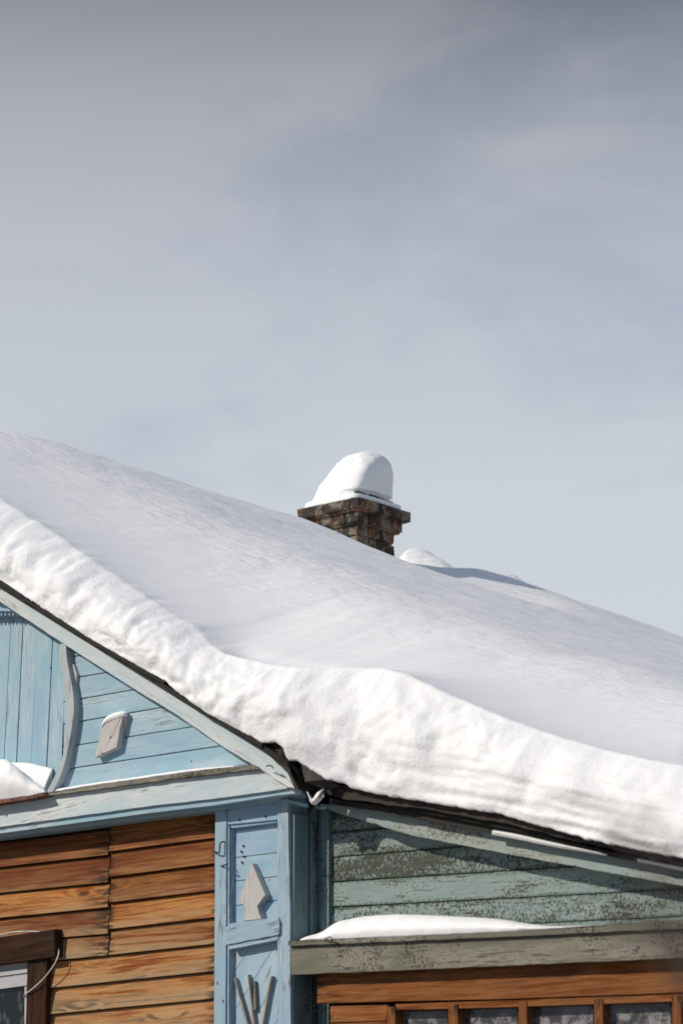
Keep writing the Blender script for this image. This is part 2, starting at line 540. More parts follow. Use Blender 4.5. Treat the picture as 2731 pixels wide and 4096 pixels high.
M['stick'] = paint('cracked_stick_wood', (0.30, 0.28, 0.24), (0.47, 0.44, 0.38), (0.09, 0.075, 0.06), crack=0.95, pale_amt=0.9, stain=0.5)
M['green'] = paint('mossy_green_paint', (0.215, 0.29, 0.28), (0.33, 0.385, 0.35), (0.060, 0.060, 0.040), crack=0.8, pale_amt=0.8, moss=0.62, flake=0.70, deep=(0.19, 0.27, 0.27))
M['teal'] = paint('dark_teal_paint', (0.14, 0.22, 0.24), (0.22, 0.29, 0.30), (0.05, 0.05, 0.042), crack=0.75, pale_amt=0.5, moss=0.35, flake=0.45)
M['fascia'] = paint('worn_fascia_paint', (0.27, 0.35, 0.34), (0.42, 0.42, 0.37), (0.22, 0.18, 0.13), crack=0.6, pale_amt=0.9, moss=0.25, flake=0.62)
M['beam'] = paint('weathered_beam_wood', (0.145, 0.145, 0.105), (0.30, 0.27, 0.225), (0.05, 0.044, 0.033), crack=0.8, pale_amt=0.95, moss=0.62, flake=0.3, stain=0.6)
M['clad'] = cladding('orange_board_cladding', (0.115, 0.027, 0.008), (0.26, 0.074, 0.013), (0.50, 0.215, 0.055), grey=(0.37, 0.245, 0.135), weather=1.6)
M['frame'] = cladding('orange_frame_wood', (0.11, 0.032, 0.010), (0.22, 0.068, 0.016), (0.38, 0.150, 0.048), weather=0.15, wz=(9.0, 8.0))
M['dkframe'] = cladding('dark_stained_wood', (0.020, 0.008, 0.004), (0.036, 0.014, 0.006), (0.065, 0.028, 0.012), weather=0.0, wz=(9.0, 8.0))
M['oldwood'] = paint('rotten_roof_board', (0.026, 0.020, 0.015), (0.075, 0.060, 0.044), (0.008, 0.006, 0.005), crack=0.8, pale_amt=0.8, flake=0.45, stain=0.7)
M['blackwood'] = paint('blackened_board', (0.012, 0.010, 0.008), (0.032, 0.026, 0.020), (0.006, 0.005, 0.004), crack=0.8, pale_amt=0.8, stain=0.6)
M['dark'] = plain('dark_backing', (0.020, 0.016, 0.013), 0.9)
M['white'] = paint('white_window_paint', (0.42, 0.41, 0.43), (0.55, 0.54, 0.54), (0.16, 0.15, 0.14), crack=0.25, pale_amt=0.8)
M['iron'] = plain('rusty_iron', (0.035, 0.026, 0.022), 0.7, 0.3)
M['tin'] = plain('dark_roof_tin', (0.030, 0.027, 0.024), 0.6, 0.3, 0.5, 14.0)
M['rust'] = plain('rust_edge', (0.17, 0.060, 0.030), 0.8, 0.0, 0.6, 40.0)
M['cable'] = plain('white_cable', (0.62, 0.61, 0.58), 0.4, 0.0, 0.08)
M['twig'] = plain('twig_bark', (0.060, 0.042, 0.036), 0.85)
M['snow'] = snowmat('snow')
M['roofsnow'] = snowmat('roof_snow', 1.9)
M['ground'] = plain('darkened_ground', (0.17, 0.16, 0.15), 0.8, 0.0, 0.12, 1.5)  # unseen ground, colour darkened to lessen light bounced onto the facade

m_, nb, bs = newmat('old_brick')
geo = nb.n('ShaderNodeNewGeometry')
r_ = geo.outputs['Random Per Island']
pos = geo.outputs['Position']
n1 = nb.noise(pos, 8.0, 5.0, 0.7)
n2 = nb.noise(pos, 38.0, 4.0, 0.7)
n3 = nb.noise(pos, 7.0, 4.0, 0.65)
c = nb.mix(nb.rng(r_, 0, 1, 0, 1, False), (0.12, 0.046, 0.022), (0.22, 0.092, 0.038))
c = nb.mix(nb.rng(n2, 0.4, 0.75, 0, 0.6), c, (0.06, 0.030, 0.020))
c = nb.mix(nb.rng(nb.m('ADD', nb.m('MULTIPLY', n3, 0.7), nb.m('MULTIPLY', n2, 0.3)), 0.44, 0.49), c, nb.mix(n2, (0.16, 0.125, 0.085), (0.25, 0.205, 0.145)))
c = nb.mix(nb.rng(nb.m('ADD', nb.m('MULTIPLY', n1, 0.7), nb.m('MULTIPLY', n2, 0.3)), 0.45, 0.52, 0.0, 0.93), c, (0.014, 0.012, 0.011))
nb.put(bs.inputs['Base Color'], c)
bs.inputs['Roughness'].default_value = 0.85
bump(nb, bs, nb.m('ADD', n1, nb.m('MULTIPLY', n2, 0.6)), 0.8, 0.008)
M['brick'] = m_

m_, nb, bs = newmat('frosted_glass')
pos = nb.n('ShaderNodeNewGeometry').outputs['Position']
f1 = nb.noise(pos, 9.0, 6.0, 0.75)
f2 = nb.noise(pos, 60.0, 4.0, 0.7)
fm = nb.rng(nb.m('ADD', nb.m('MULTIPLY', f1, 0.75), nb.m('MULTIPLY', f2, 0.25)), 0.46, 0.58)
nb.put(bs.inputs['Base Color'], nb.mix(fm, (0.055, 0.052, 0.055), (0.24, 0.235, 0.24)))
nb.put(bs.inputs['Roughness'], nb.rng(fm, 0, 1, 0.12, 0.7))
bump(nb, bs, f2, 0.3, 0.002)
M['frost'] = m_
m_, nb, bs = newmat('window_glass')
pos = nb.n('ShaderNodeNewGeometry').outputs['Position']
sp = nb.n('ShaderNodeSeparateXYZ', None, _0=pos)
lace = nb.voro(nb.vec(nb.m('MULTIPLY', sp.outputs[0], 26.0), nb.m('MULTIPLY', sp.outputs[2], 14.0), 0.0), 1.0)
lm = nb.m('MULTIPLY', nb.rng(lace, 0.30, 0.42, 1.0, 0.0), nb.rng(nb.noise(pos, 9.0), 0.42, 0.56))
nb.put(bs.inputs['Base Color'], nb.mix(lm, (0.010, 0.013, 0.013), (0.055, 0.062, 0.058)))
bs.inputs['Roughness'].default_value = 0.12
M['glass'] = m_

# ------------------------------------------------------------------ ground
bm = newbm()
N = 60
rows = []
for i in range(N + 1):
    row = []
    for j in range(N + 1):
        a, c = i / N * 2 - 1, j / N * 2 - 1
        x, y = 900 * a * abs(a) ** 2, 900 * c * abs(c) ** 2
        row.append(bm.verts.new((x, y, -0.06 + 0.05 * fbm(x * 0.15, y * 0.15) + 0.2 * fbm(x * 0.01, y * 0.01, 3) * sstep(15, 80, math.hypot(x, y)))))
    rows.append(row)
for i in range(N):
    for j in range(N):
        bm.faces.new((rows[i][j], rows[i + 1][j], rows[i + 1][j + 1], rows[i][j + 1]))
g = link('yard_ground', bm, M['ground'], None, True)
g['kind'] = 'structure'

# ------------------------------------------------------------------ house
house = bpy.data.objects.new('wooden_house', None)
sc.collection.objects.link(house)
house.location = (-3.5, 4.5, 0)
bpy.context.view_layer.update()
tag(house, 'old wooden house with blue gable, orange board cladding and mossy green veranda', 'house')
XR, XL, YB = -3.5, -7.25, 9.4          # ridge, left wall, back wall
RX = 3.35                               # right end of the veranda
SL = 0.60                               # roof slope


def mirror(x):
    return 2 * XR - x


def put(name, bm, mat, parent=house, smooth=False):
    return link(name, bm, M[mat], parent, smooth)


def seam(pl, pr, u):
    return pl[1] + (pr[1] - pl[1]) * (u - pl[0]) / (pr[0] - pl[0])


# dark core of the walls behind the boards
bm = newbm()
apex = 2.80 + SL * (0.2 - XR)
prism(bm, [(XL + 0.05, -0.2), (-0.06, -0.2), (-0.06, 2.9), (XR, apex - 0.12), (XL + 0.05, 2.9)], 0.035, YB, bev=0)
put('wall_core', bm, 'dark')
bm = newbm()
prism(bm, [(-0.03, -0.2), (RX, -0.2), (RX, 1.90), (-0.03, 2.74)], 0.16, YB, bev=0)
put('veranda_core', bm, 'dark')

# --- orange cladding
G0 = 0.020


def boards(bm, lines, ul, ur, Y, Yb, gap=2.2, tilt=0.0, g=None, rag=0.0, bev=0.002):
    """boards between successive seam lines ((u,v),(u,v))"""
    for a, c in zip(lines, lines[1:]):
        pts = [(ul, seam(*a, ul) + gap / 2), (ur, seam(*a, ur) + gap / 2), (ur, seam(*c, ur) - gap / 2), (ul, seam(*c, ul) - gap / 2)]
        q = tr(pts, Y)
        gg = (q[2][0] - q[3][0], q[2][1] - q[3][1]) if g is None else g
        prism(bm, q, Y, Yb, gg, rag, tilt, bev)


bm = newbm()
Rl = [((251, 1895), (493, 1862)), ((252, 1956), (493, 1924.6)), ((247, 2015), (494, 1983)), ((246, 2074), (494, 2045)),
      ((244, 2135.6), (493, 2107)), ((242, 2195), (493, 2168)), ((118, 2269.7), (491, 2231)), ((118, 2330), (491, 2294))]
Ll = [((0, 1935), (247, 1905)), ((0, 1992), (247, 1964)), ((0, 2051.5), (245, 2027)), ((0, 2109), (245, 2084.5)), ((0, 2165), (245, 2145.5)), ((0, 2218), (245, 2195))]
boards(bm, Rl[:6], 249.5, 493.5, -0.004, 0.03, 2.0, G0, bev=0.0015)
boards(bm, Ll, -620, 247.0, -0.004, 0.03, 2.0, G0, bev=0.0015)
full = Rl[5:] + [((118, 2330 + 62 * k), (491, 2294 + 62 * k)) for k in range(1, 16)]
boards(bm, full, 60, 493.5, -0.004, 0.03, 2.0, G0, bev=0.0015)
fl = [((0, 2218 + 58 * k), (245, 2195 + 58 * k)) for k in range(0, 17)]
boards(bm, fl, -620, -230, -0.004, 0.03, 2.0, G0, bev=0.0015)
xl_ = P(-620, 2100, 0).x + .003
k = 0
z = 0.0
while z < 2.76:
    prism(bm, [(XL, z + .002), (xl_, z + .002), (xl_, min(2.77, z + .118)), (XL, min(2.77, z + .118))], -0.004, 0.03, (1, 0), 0, G0, 0.0015)
    if z < .84:
        prism(bm, [(P(-228, 2300, 0).x, z + .002), (P(58, 2300, 0).x, z + .002), (P(58, 2300, 0).x, z + .118), (P(-228, 2300, 0).x, z + .118)], -0.004, 0.03, (1, 0), 0, G0, 0.0015)
    z += .12
put('plank_wall', bm, 'clad')

# --- cornice: moulding in two steps under the pediment
cor = newbm()
YC = -0.145
prism(cor, tr([(-700, 1906 + 72), (103, 1827), (402, 1788), (593, 1765), (662, 1806), (658, 1811), (494, 1834), (344, 1851), (0, 1899), (-700, 1899 + 85)], YC), YC, -0.02, (1, 0.1), 0.0012)
cornice = put('cornice', cor, 'blue_pale')
bm = newbm()
prism(bm, tr([(-700, 1896 + 85), (0, 1896), (344, 1848), (494, 1831), (658, 1807), (692, 1812), (692, 1822), (640, 1826), (494, 1849), (344, 1867), (0, 1914), (-700, 1914 + 85)], -0.13), -0.13, 0.02, (1, 0.1), bev=0.003)
prism(bm, tr([(-700, 1910 + 85), (0, 1910), (344, 1864), (494, 1846), (640, 1822), (640, 1836), (494, 1861), (344, 1879), (0, 1924), (-700, 1924 + 85)], -0.078), -0.078, 0.02, (1, 0.1), bev=0.003)
put('moulding', bm, 'blue', cornice)
bm = newbm()
prism(bm, tr([(103, 1821), (128, 1817), (402, 1777), (582, 1756), (600, 1765), (402, 1788), (103, 1829)], -0.168), -0.168, -0.09, (1, 0.1), 0.003)
put('ledge', bm, 'beam', cornice)

# --- pediment: vertical boards of the niche and horizontal boards beside it
bm = newbm()
vt = [(-620, 1240, -640, 1900), (-560, 1240, -580, 1900)]
vseams = [(-60 - 33 * k, -78 - 33 * k) for k in range(14, -1, -1)] + [(-27, -44), (-2, -18), (25, 9), (52.5, 38), (88, 71), (122.5, 107.7), (152, 143)]
for (a0, a1), (c0, c1) in zip(vseams, vseams[1:]):
    tu = max(700, min(1500, 1352 + 0.634 * (a0 + c0) / 2))
    f_ = (tu - 1440) / 310
    q = tr([(lerp(a0, a1, f_) + .7, tu), (lerp(c0, c1, f_) - .7, tu + 0.634 * (c0 - a0)), (c1 - .7 - 2, 1800), (a1 + .7 - 2, 1800)], -0.03)
    if min(p_[0] for p_ in q) > XR - 0.9:
        prism(bm, q, -0.03 + random.uniform(-.002, .002), 0.03, (0.03, 1), bev=0.002)
gab = put('niche_boards', bm, 'blue')
bm = newbm()
hs = [((164, 1462), (184, 1459)), ((164, 1509), (184.5, 1505.7)), ((176.9, 1556.3), (246, 1544.3)), ((176.9, 1607), (307.6, 1584)),
      ((176.9, 1658), (371.7, 1625)), ((164, 1713.4), (402, 1675.5)), ((148.7, 1767), (402, 1728.8)), ((148.7, 1822), (402, 1784))]
for a, c in zip(hs, hs[1:]):
    ba = (a[1][1] - a[0][1]) / (a[1][0] - a[0][0])
    bc = (c[1][1] - c[0][1]) / (c[1][0] - c[0][0])
    ia = a[0][1] - ba * a[0][0] + 1
    ic = c[0][1] - bc * c[0][0] - 1
    ua, uc = (ia - 1358) / (0.634 - ba), (ic - 1358) / (0.634 - bc)
    ul = 146
    pts = [(ul, ia + ba * ul), (max(ua, ul + 2), ia + ba * max(ua, ul + 2)), (uc, ic + bc * uc), (ul, ic + bc * ul)]
    q = tr(pts, -0.10)
    prism(bm, q, -0.10 + random.uniform(-.002, .002), -0.05, (q[2][0] - q[3][0], q[2][1] - q[3][1]), bev=0.002)
put('pediment_boards', bm, 'blue')
bm = newbm()
XM = P(146, 1700, -0.10).x
XN = XR - .93
z = 2.86
while z < 4.3:
    z2 = z + .125
    a0, a1 = XR - (5.0 - z) / .60, XR - (5.0 - z2) / .60
    if a1 < XN:
        prism(bm, [(a0, z + .002), (XN, z + .002), (XN, z2 - .002), (a1, z2 - .002)], -0.098, -0.03, (1, 0), bev=0.002)
    z = z2
put('pediment_boards', bm, 'blue')

# strip with saw-tooth carving at the head of the niche
bm = newbm()
prism(bm, tr([(-300, 1394), (-60, 1392), (48, 1400), (36, 1404), (0, 1403), (-60, 1402), (-300, 1406)], -0.10), -0.10, -0.03, (1, 0))
for k in range(-22, 5):
    u0 = k * 9.0
    prism(bm, tr([(u0, 1403 - .12 * u0 * .2), (u0 + 8.5, 1403 - .12 * u0 * .2), (u0 + 4, 1416 - .12 * u0 * .2)], -0.085), -0.085, -0.03, (1, 0), bev=0)
put('sawtooth_trim', bm, 'blue')

# --- barge board along the rake, and its mirror image on the other slope
YBg = -0.168
top = [(0, 1344), (100, 1407), (200, 1470), (402, 1592), (467, 1638), (602, 1714), (655, 1758), (681, 1812)]
bot = [(660, 1807), (593, 1763), (506, 1711), (402, 1638), (310, 1583), (151, 1481), (0, 1381)]
q = tr(top + bot, YBg)
sl = (q[0][1] - q[4][1]) / (q[4][0] - q[0][0])
k0 = len(top)
q = [(XR, q[0][1] + sl * (q[0][0] - XR))] + q + [(XR, q[-1][1] + sl * (q[-1][0] - XR))]
bm = newbm()
prism(bm, q, YBg, -0.10, (1, -0.6), 0.0018)
put('bargeboard', bm, 'blue_pale')
bm = newbm()
prism(bm, [(mirror(x), z) for x, z in q], YBg, -0.10, (1, 0.6), 0.0018)
put('bargeboard', bm, 'blue_pale')
# splintered bare end of the barge board
bm = newbm()
prism(bm, tr([(585, 1704), (602, 1712), (640, 1731), (668, 1757), (664, 1768), (686, 1815), (676, 1812), (660, 1778), (648, 1762), (600, 1722)], YBg - 0.008), YBg - 0.008, -0.1, (1, -0.6), 0.006)
put('splintered_board', bm, 'oldwood')

# --- curved trim
bm = newbm()
lf = [(540, 725), (538, 870), (558, 990), (578, 1180), (594, 1290), (590, 1480), (575, 1680), (540, 1810), (470, 1960), (410, 2075)]
rg = [(470, 2065), (525, 1950), (585, 1790), (622, 1600), (650, 1450), (664, 1300), (655, 1150), (627, 1000), (602, 870), (592, 735)]
cv = lambda L: [(x / 3.9014, 1291.8 + y / 3.9014) for x, y in L]
ctr = spline([(p[0], p[1]) for p in cv(lf)], 26) + spline([(p[0], p[1]) for p in cv(rg)], 26)
prism(bm, tr(ctr, -0.142), -0.142, -0.095, (0.1, 1), 0.0012)
put('curved_trim', bm, 'trim')
bm = newbm()
prism(bm, tr(cv([(622, 905), (660, 912), (690, 1000), (682, 1085), (650, 1085)]), -0.118), -0.118, -0.095, (0, 1))
put('wood_patch', bm, 'ornament')
# --- diamond
bm = newbm()
dm = cv([(915, 1475), (985, 1400), (1100, 1375), (1145, 1352), (1095, 1500), (1045, 1650), (850, 1748), (880, 1600)])
dm = cv([(918, 1440), (1100, 1378), (1095, 1400), (1045, 1650), (850, 1748)])
dm = cv([(922, 1430), (1098, 1385), (1045, 1652), (850, 1748)])
prism(bm, tr(dm, -0.138), -0.138, -0.095, (0.75, 1), 0.0015)
put('diamond_ornament', bm, 'ornament')

# --- pilaster
YP = -0.05
c4 = lambda L: [(459.3 + x / 4.1134, 1779.9 + y / 4.1134) for x, y in L]
pil = newbm()
prism(pil, tr(c4([(145, 240), (250, 240), (245, 1400), (240, 2352), (236, 5600), (125, 5600), (133, 2352), (140, 1400)]), YP), YP, 0.03, (0.01, 1), 0.0014)
prism(pil, tr(c4([(733, 200), (830, 190), (842, 1000), (850, 1640), (855, 2352), (862, 5600), (728, 5600), (735, 2352), (733, 1500), (730, 900)]), YP), YP, 0.13, (0.01, 1), 0.0022)
pilaster = put('corner_pilaster', pil, 'blue_worn')
pilaster['label'] = 'pale blue corner pilaster with cracked paint'
bm = newbm()
prism(bm, tr(c4([(250, 250), (733, 200), (733, 425), (262, 472), (250, 460)]), YP + .006), YP + .006, 0.03, (1, 0.1), bev=0.003)
prism(bm, tr(c4([(262, 466), (733, 419), (730, 452), (300, 506)]), YP + .016), YP + .016, 0.03, (1, 0.1), bev=0.003)
put('head_board', bm, 'panel', pilaster)
bm = newbm()
prism(bm, tr(c4([(248, 470), (275, 480), (272, 2352), (268, 5600), (240, 5600), (246, 1400)]), YP + .008), YP + .008, 0.03, (0.01, 1), 0.003)
prism(bm, tr(c4([(272, 485), (300, 512), (294, 2352), (290, 5600), (268, 5600), (270, 1400)]), YP + .02), YP + .02, 0.03, (0.01, 1), 0.003)
put('bead', bm, 'blue_worn', pilaster)
bm = newbm()
pls = [((300, 430), (730, 380)), ((300, 555), (730, 500)), ((305, 785), (725, 735)), ((305, 1005), (730, 960)), ((300, 1240), (730, 1185)), ((300, 1440), (730, 1390))]
pls = [tuple(c4([a, c])) for a, c in pls]
boards(bm, pls, 527, 640, -0.012, 0.03, 1.2)
put('panel', bm, 'panel', pilaster)
bm = newbm()
prism(bm, tr(c4([(243, 1440), (288, 1402), (735, 1345), (749, 1382), (745, 1490), (738, 1508), (243, 1602)]), YP - .012), YP - .012, 0.0, (1, 0.15), 0.0015)
prism(bm, tr(c4([(262, 1590), (738, 1500), (736, 1556), (280, 1646)]), YP - .004), YP - .004, 0.0, (1, 0.15), 0.0012)
put('crossbar', bm, 'blue_worn', pilaster)
# lower panel: diagonal boards cut by the panel outline
bm = newbm()
c5 = lambda L: [(488 + x / 6.827, 2124.4 + y / 6.827) for x, y in L]
x0, x1 = 285, 1030
kk = -1.6
for i in range(-2, 26):
    bl, bu = 820 + 610 * (i - 1), 820 + 610 * i          # seam heights at x = 290 (lower board edge is the larger)
    yl = lambda b_, x: b_ + kk * (x - 290)
    poly = [(x0, yl(bl, x0)), (x1, yl(bl, x1)), (x1, yl(bu, x1)), (x0, yl(bu, x0))]
    # clip against the top line of the panel
    ymin = lambda x: 300 - 0.12 * (x - 290)
    cl_ = []
    for j in range(4):
        a, c = poly[j], poly[(j + 1) % 4]
        da, dc = a[1] - ymin(a[0]), c[1] - ymin(c[0])
        if da >= 0:
            cl_.append(a)
        if da * dc < 0:
            t = da / (da - dc)
            cl_.append((lerp(a[0], c[0], t), lerp(a[1], c[1], t)))
    if len(cl_) >= 3:
        q = tr(c5(cl_), -0.012)
        # leave a hair gap by shrinking towards the centroid
        mx, mz = sum(p[0] for p in q) / len(q), sum(p[1] for p in q) / len(q)
        q = [(mx + (p[0] - mx) * 0.99, mz + (p[1] - mz) * 0.99) for p in q]
        prism(bm, q, -0.012, 0.03, (0.53, 0.85), bev=0.0015)
put('lower_panel', bm, 'panel', pilaster)
bm = newbm()
prism(bm, tr(c4([(490, 835), (618, 1135), (533, 1235), (556, 1300), (578, 1362), (405, 1382), (425, 1310), (437, 1252), (400, 1210), (366, 1166)]), -0.048), -0.048, -0.008, (0.02, 1), bev=0.003)
put('arrow_ornament', bm, 'ornament', pilaster)
for a, c, w0, w1 in (((345, 830), (640, 1920), 16, 44), ((550, 775), (680, 1920), 10, 46), ((915, 800), (690, 1920), 24, 46)):
    bm = newbm()
    q = tr(c5([(a[0] - w0 / 2, a[1] + 8), (a[0] + w0 / 2, a[1]), (c[0] + w1 / 2, c[1]), (c[0] - w1 / 2, c[1])]), -0.034)
    prism(bm, q, -0.034, -0.008, (q[2][0] - q[1][0], q[2][1] - q[1][1]), 0.0015)
    put('stick_ornament', bm, 'stick', pilaster)
bm = newbm()
q = tr(c5([(652, 878), (660, 878), (684, 1330), (640, 1330)]), -0.03)
prism(bm, q, -0.03, -0.008, (0.05, 1), bev=0)
put('stick_ornament', bm, 'beam', pilaster)
# side face boards of the pilaster
xs = P(666, 2000, YP).x
bm = newbm()
boxuv(bm, (xs + 0.004, 0.068, 1.0), (xs + 0.02, 0.108, 2.80), 'z', 0.003)
boxuv(bm, (xs + 0.002, -0.035, -0.1), (xs + 0.012, 0.060, 2.74), 'z', 0.003)
put('side_trim', bm, 'teal', pilaster)

# --- veranda wall
YV = 0.12
bm = newbm()
gs_ = [((756, 1800), (894, 1788)), ((756, 1857), (894, 1845)), ((756, 1913), (894, 1901)), ((754.6, 1970), (1084, 1942)), ((754.6, 2026), (1148, 2001)), ((753, 2084), (1568, 2042)), ((753, 2142), (1568, 2104)), ((753, 2200), (1568, 2165))]
# every board is cut off under the fascia line
fas = lambda u: 1838 + 0.225 * (u - 780)
for a, c in zip(gs_, gs_[1:]):
    us = [756 + 12 * k for k in range(90)]
    lo_, hi_ = [], []
    for u_ in us:
        t_, b_ = max(seam(*a, u_) + 1.2, fas(u_)), seam(*c, u_) - 1.2
        if b_ - t_ > 1.5:
            hi_.append((u_, t_))
            lo_.append((u_, b_))
    if len(hi_) > 1:
        q = tr(hi_ + lo_[::-1], YV)
        gg = tr([lo_[0], lo_[-1]], YV)
        prism(bm, q, YV + random.uniform(-.0015, .0015), 0.155, (gg[1][0] - gg[0][0], gg[1][1] - gg[0][1]), bev=0.0)
ver = put('veranda_wall', bm, 'green')
ver['label'] = 'green painted veranda boards with moss and flaking paint'
bm = newbm()
prism(bm, tr([(724, 1850), (738, 1850), (738, 2352), (724, 2352)], YV - .002), YV - .002, .155, (0, 1), 0.002)
prism(bm, tr([(737, 1862), (755.5, 1862), (754, 2352), (736, 2352)], YV - .022), YV - .022, .155, (0, 1), 0.002)
put('corner_trim', bm, 'teal')

# fascia of the veranda roof
YF = 0.035
bm = newbm()
prism(bm, tr([(735, 1846), (780, 1850), (860, 1862), (1109, 1906), (1148, 1911), (1568, 1997), (1960, 2081), (1960, 2116), (1568, 2032), (1148, 1955), (938, 1914), (860, 1892), (790, 1872), (735, 1853)], YF), YF, YV - .003, (1, -0.25), 0.0022)
fascia = put('fascia', bm, 'fascia')
bm = newbm()
prism(bm, tr([(842, 1878), (870, 1882), (940, 1897), (1148, 1940), (1568, 2018), (1960, 2101), (1960, 2119), (1568, 2035), (1148, 1958), (938, 1917), (872, 1897)], YF - .012), YF - .012, YF + .004, (1, -0.25), 0.002)
put('fascia_strip', bm, 'fascia', fascia)
bm = newbm()
prism(bm, tr([(646, 1834), (700, 1845), (738, 1852), (736, 1859), (700, 1853), (646, 1840)], -0.06), -0.06, -0.03, (1, -0.2), 0.001)
put('edge_strip', bm, 'blue', fascia)

# beam over the veranda windows
YBm = -0.065
bm = newbm()
prism(bm, tr([(666, 2172), (1148, 2154), (1568, 2134), (1960, 2116), (1960, 2181), (1568, 2199), (1148, 2218), (900, 2229), (669, 2238)], YBm), YBm, YV + .03, (1, 0.03), 0.0022)
beam = put('beam', bm, 'beam')
bm = newbm()
prism(bm, tr([(662, 2161), (689, 2159), (1148, 2139), (1568, 2111), (1960, 2090), (1960, 2112), (1568, 2131.5), (1148, 2152), (662, 2172)], YBm - .018), YBm - .018, YV - .002, (1, 0.03), 0.0016)
put('beam_cap', bm, 'beam', beam)

# veranda glazing under the beam
YW = -0.005
vw = newbm()
prism(vw, tr([(726, 2215), (1148, 2204), (1568, 2188), (1960, 2173), (1960, 2264), (1568, 2279), (1148, 2294), (727, 2305)], YW), YW, YV + .03, (1, 0.03), bev=0.004)
win = put('veranda_window', vw, 'frame')
zb = 0.95


def down(u, v0, Y, u2=None):
    """column from photo position u, v0 straight down to the sill height"""
    x, z = XZ(u, v0, Y)
    x2 = XZ(u2, v0, Y)[0]
    return x, x2, z


bm = newbm()
prism(bm, tr([(757, 2311), (890, 2308), (890, 2345), (757, 2349)], YW + .012), YW + .012, YV + .03, (1, 0.03), bev=0.003)
x, x2, z = down(757, 2349, YW + .012, 890)
prism(bm, [(x, z - .004), (x2, z + .001), (x2, 1.45), (x, 1.45)], YW + .012, YV + .03, (1, 0), bev=0.003)
prism(bm, [(x, 1.446), (x2, 1.446), (x2, zb), (x, zb)], YW + .012, YV + .03, (1, 0), bev=0.003)
put('side_panel', bm, 'frame', win)
bm = newbm()
prism(bm, tr([(907, 2306), (1148, 2298), (1568, 2283), (1960, 2268), (1960, 2284), (1568, 2299), (1148, 2313), (907, 2321)], YW + .008), YW + .008, YV + .03, (1, 0.03), bev=0.003)
put('top_rail', bm, 'frame', win)
mul = [(888, 907), (1028, 1050), (1189, 1208), (1362, 1382), (1540, 1562), (1730, 1752)]
for a, c in mul:
    bm = newbm()
    x, x2, z = down(a, 2312 - (a - 900) * .038, YW + .002, c)
    prism(bm, [(x, z), (x2, z + .001), (x2, zb), (x, zb)], YW + .002, YV + .03, (0, 1), bev=0.003)
    put('mullion', bm, 'frame', win)
for (a, a2), (c, c2) in zip(mul, mul[1:]):
    bm = newbm()
    x, x2, z = down(a2, 2314 - (a - 900) * .036, YW + .035, c + 6)
    sash = []
    for bar in ([(x, z), (x + .018, z), (x + .018, zb), (x, zb)], [(x2 - .018, z), (x2, z), (x2, zb), (x2 - .018, zb)], [(x + .0185, z), (x2 - .0185, z), (x2 - .0185, z - .016), (x + .0185, z - .016)]):
        prism(bm, bar, YW + .033, YV + .03, (0, 1), bev=0.002)
    put('sash', bm, 'dkframe', win)
    bm = newbm()
    prism(bm, [(x + .005, z - .005), (x2 - .005, z - .005), (x2 - .005, zb), (x + .005, zb)], YW + .055, YW + .061, (0, 1), bev=0)
    put('pane', bm, 'frost', win)
x = P(1753, 2200, YW).x + .003
bm = newbm()
while x < RX:
    prism(bm, [(x, zb), (min(RX, x + .11), zb), (min(RX, x + .11), 2.0), (x, 2.0)], YW + .01, YV + .03, (0, 1), bev=.003)
    x += .114
put('end_boards', bm, 'frame', win)
bm = newbm()
boxuv(bm, (0.05, -0.05, zb - .05), (RX, 0.15, zb - .003), 'x', 0.004)
put('sill', bm, 'frame', win)
bm = newbm()
for k in range(8):
    boxuv(bm, (0.03, YV - .01, zb - .055 - .14 * (k + 1) + .004), (RX, .155, zb - .055 - .14 * k), 'x', 0.002)
put('veranda_base', bm, 'green')

# --- left window
cw = lambda L: [(x / 6.827, 2067 + y / 6.827) for x, y in L]
bm = newbm()
prism(bm, tr(cw([(-1500, 790), (0, 582), (855, 458), (866, 890), (735, 905), (0, 1003), (-1500, 1215)]), -0.05), -0.05, 0.0, (1, 0.1), bev=0.004)
lw = put('window', bm, 'dkframe')
lw['label'] = 'window in a dark brown casing'
bm = newbm()
x, x2, z = down(64, 2204, -0.03, 108)
prism(bm, [(x, z), (x2, z + .008), (x2 + .012, 1.0), (x - .004, 1.0)], -0.03, 0.0, (0, 1), bev=0.004)
put('casing', bm, 'dkframe', lw)
bm = newbm()
prism(bm, [(x - 1.05, z), (x - .96, z), (x - .96, 1.0), (x - 1.05, 1.0)], -0.03, 0.0, (0, 1), bev=0.004)
put('casing', bm, 'dkframe', lw)
bm = newbm()
for v0, v1, Y in ((1000, 1120, 0.004), (1116, 1185, -0.008), (1180, 1265, 0.0), (1260, 1385, -0.012)):
    prism(bm, tr(cw([(-1450, v0 + 203), (0, v0 + 5), (436, v0 - 55), (428, v1 - 42), (0, v1 + 10), (-1450, v1 + 205)]), Y), Y, 0.03, (1, 0.1), bev=0.0025)
prism(bm, tr(cw([(386, 1330), (424, 1325), (420, 4200), (378, 4200)]), -0.006), -0.006, 0.03, (0, 1), bev=0.002)
put('frame', bm, 'white', lw)
bm = newbm()
prism(bm, tr(cw([(-1450, 1530), (395, 1330), (395, 4200), (-1450, 4200)]), 0.012), 0.012, 0.02, (0, 1), bev=0)
put('pane', bm, 'glass', lw)
bm = newbm()
boxuv(bm, (x - 1.1, -.06, .97), (x2 + .04, .02, .997), 'x', .004)
put('sill', bm, 'dkframe', lw)

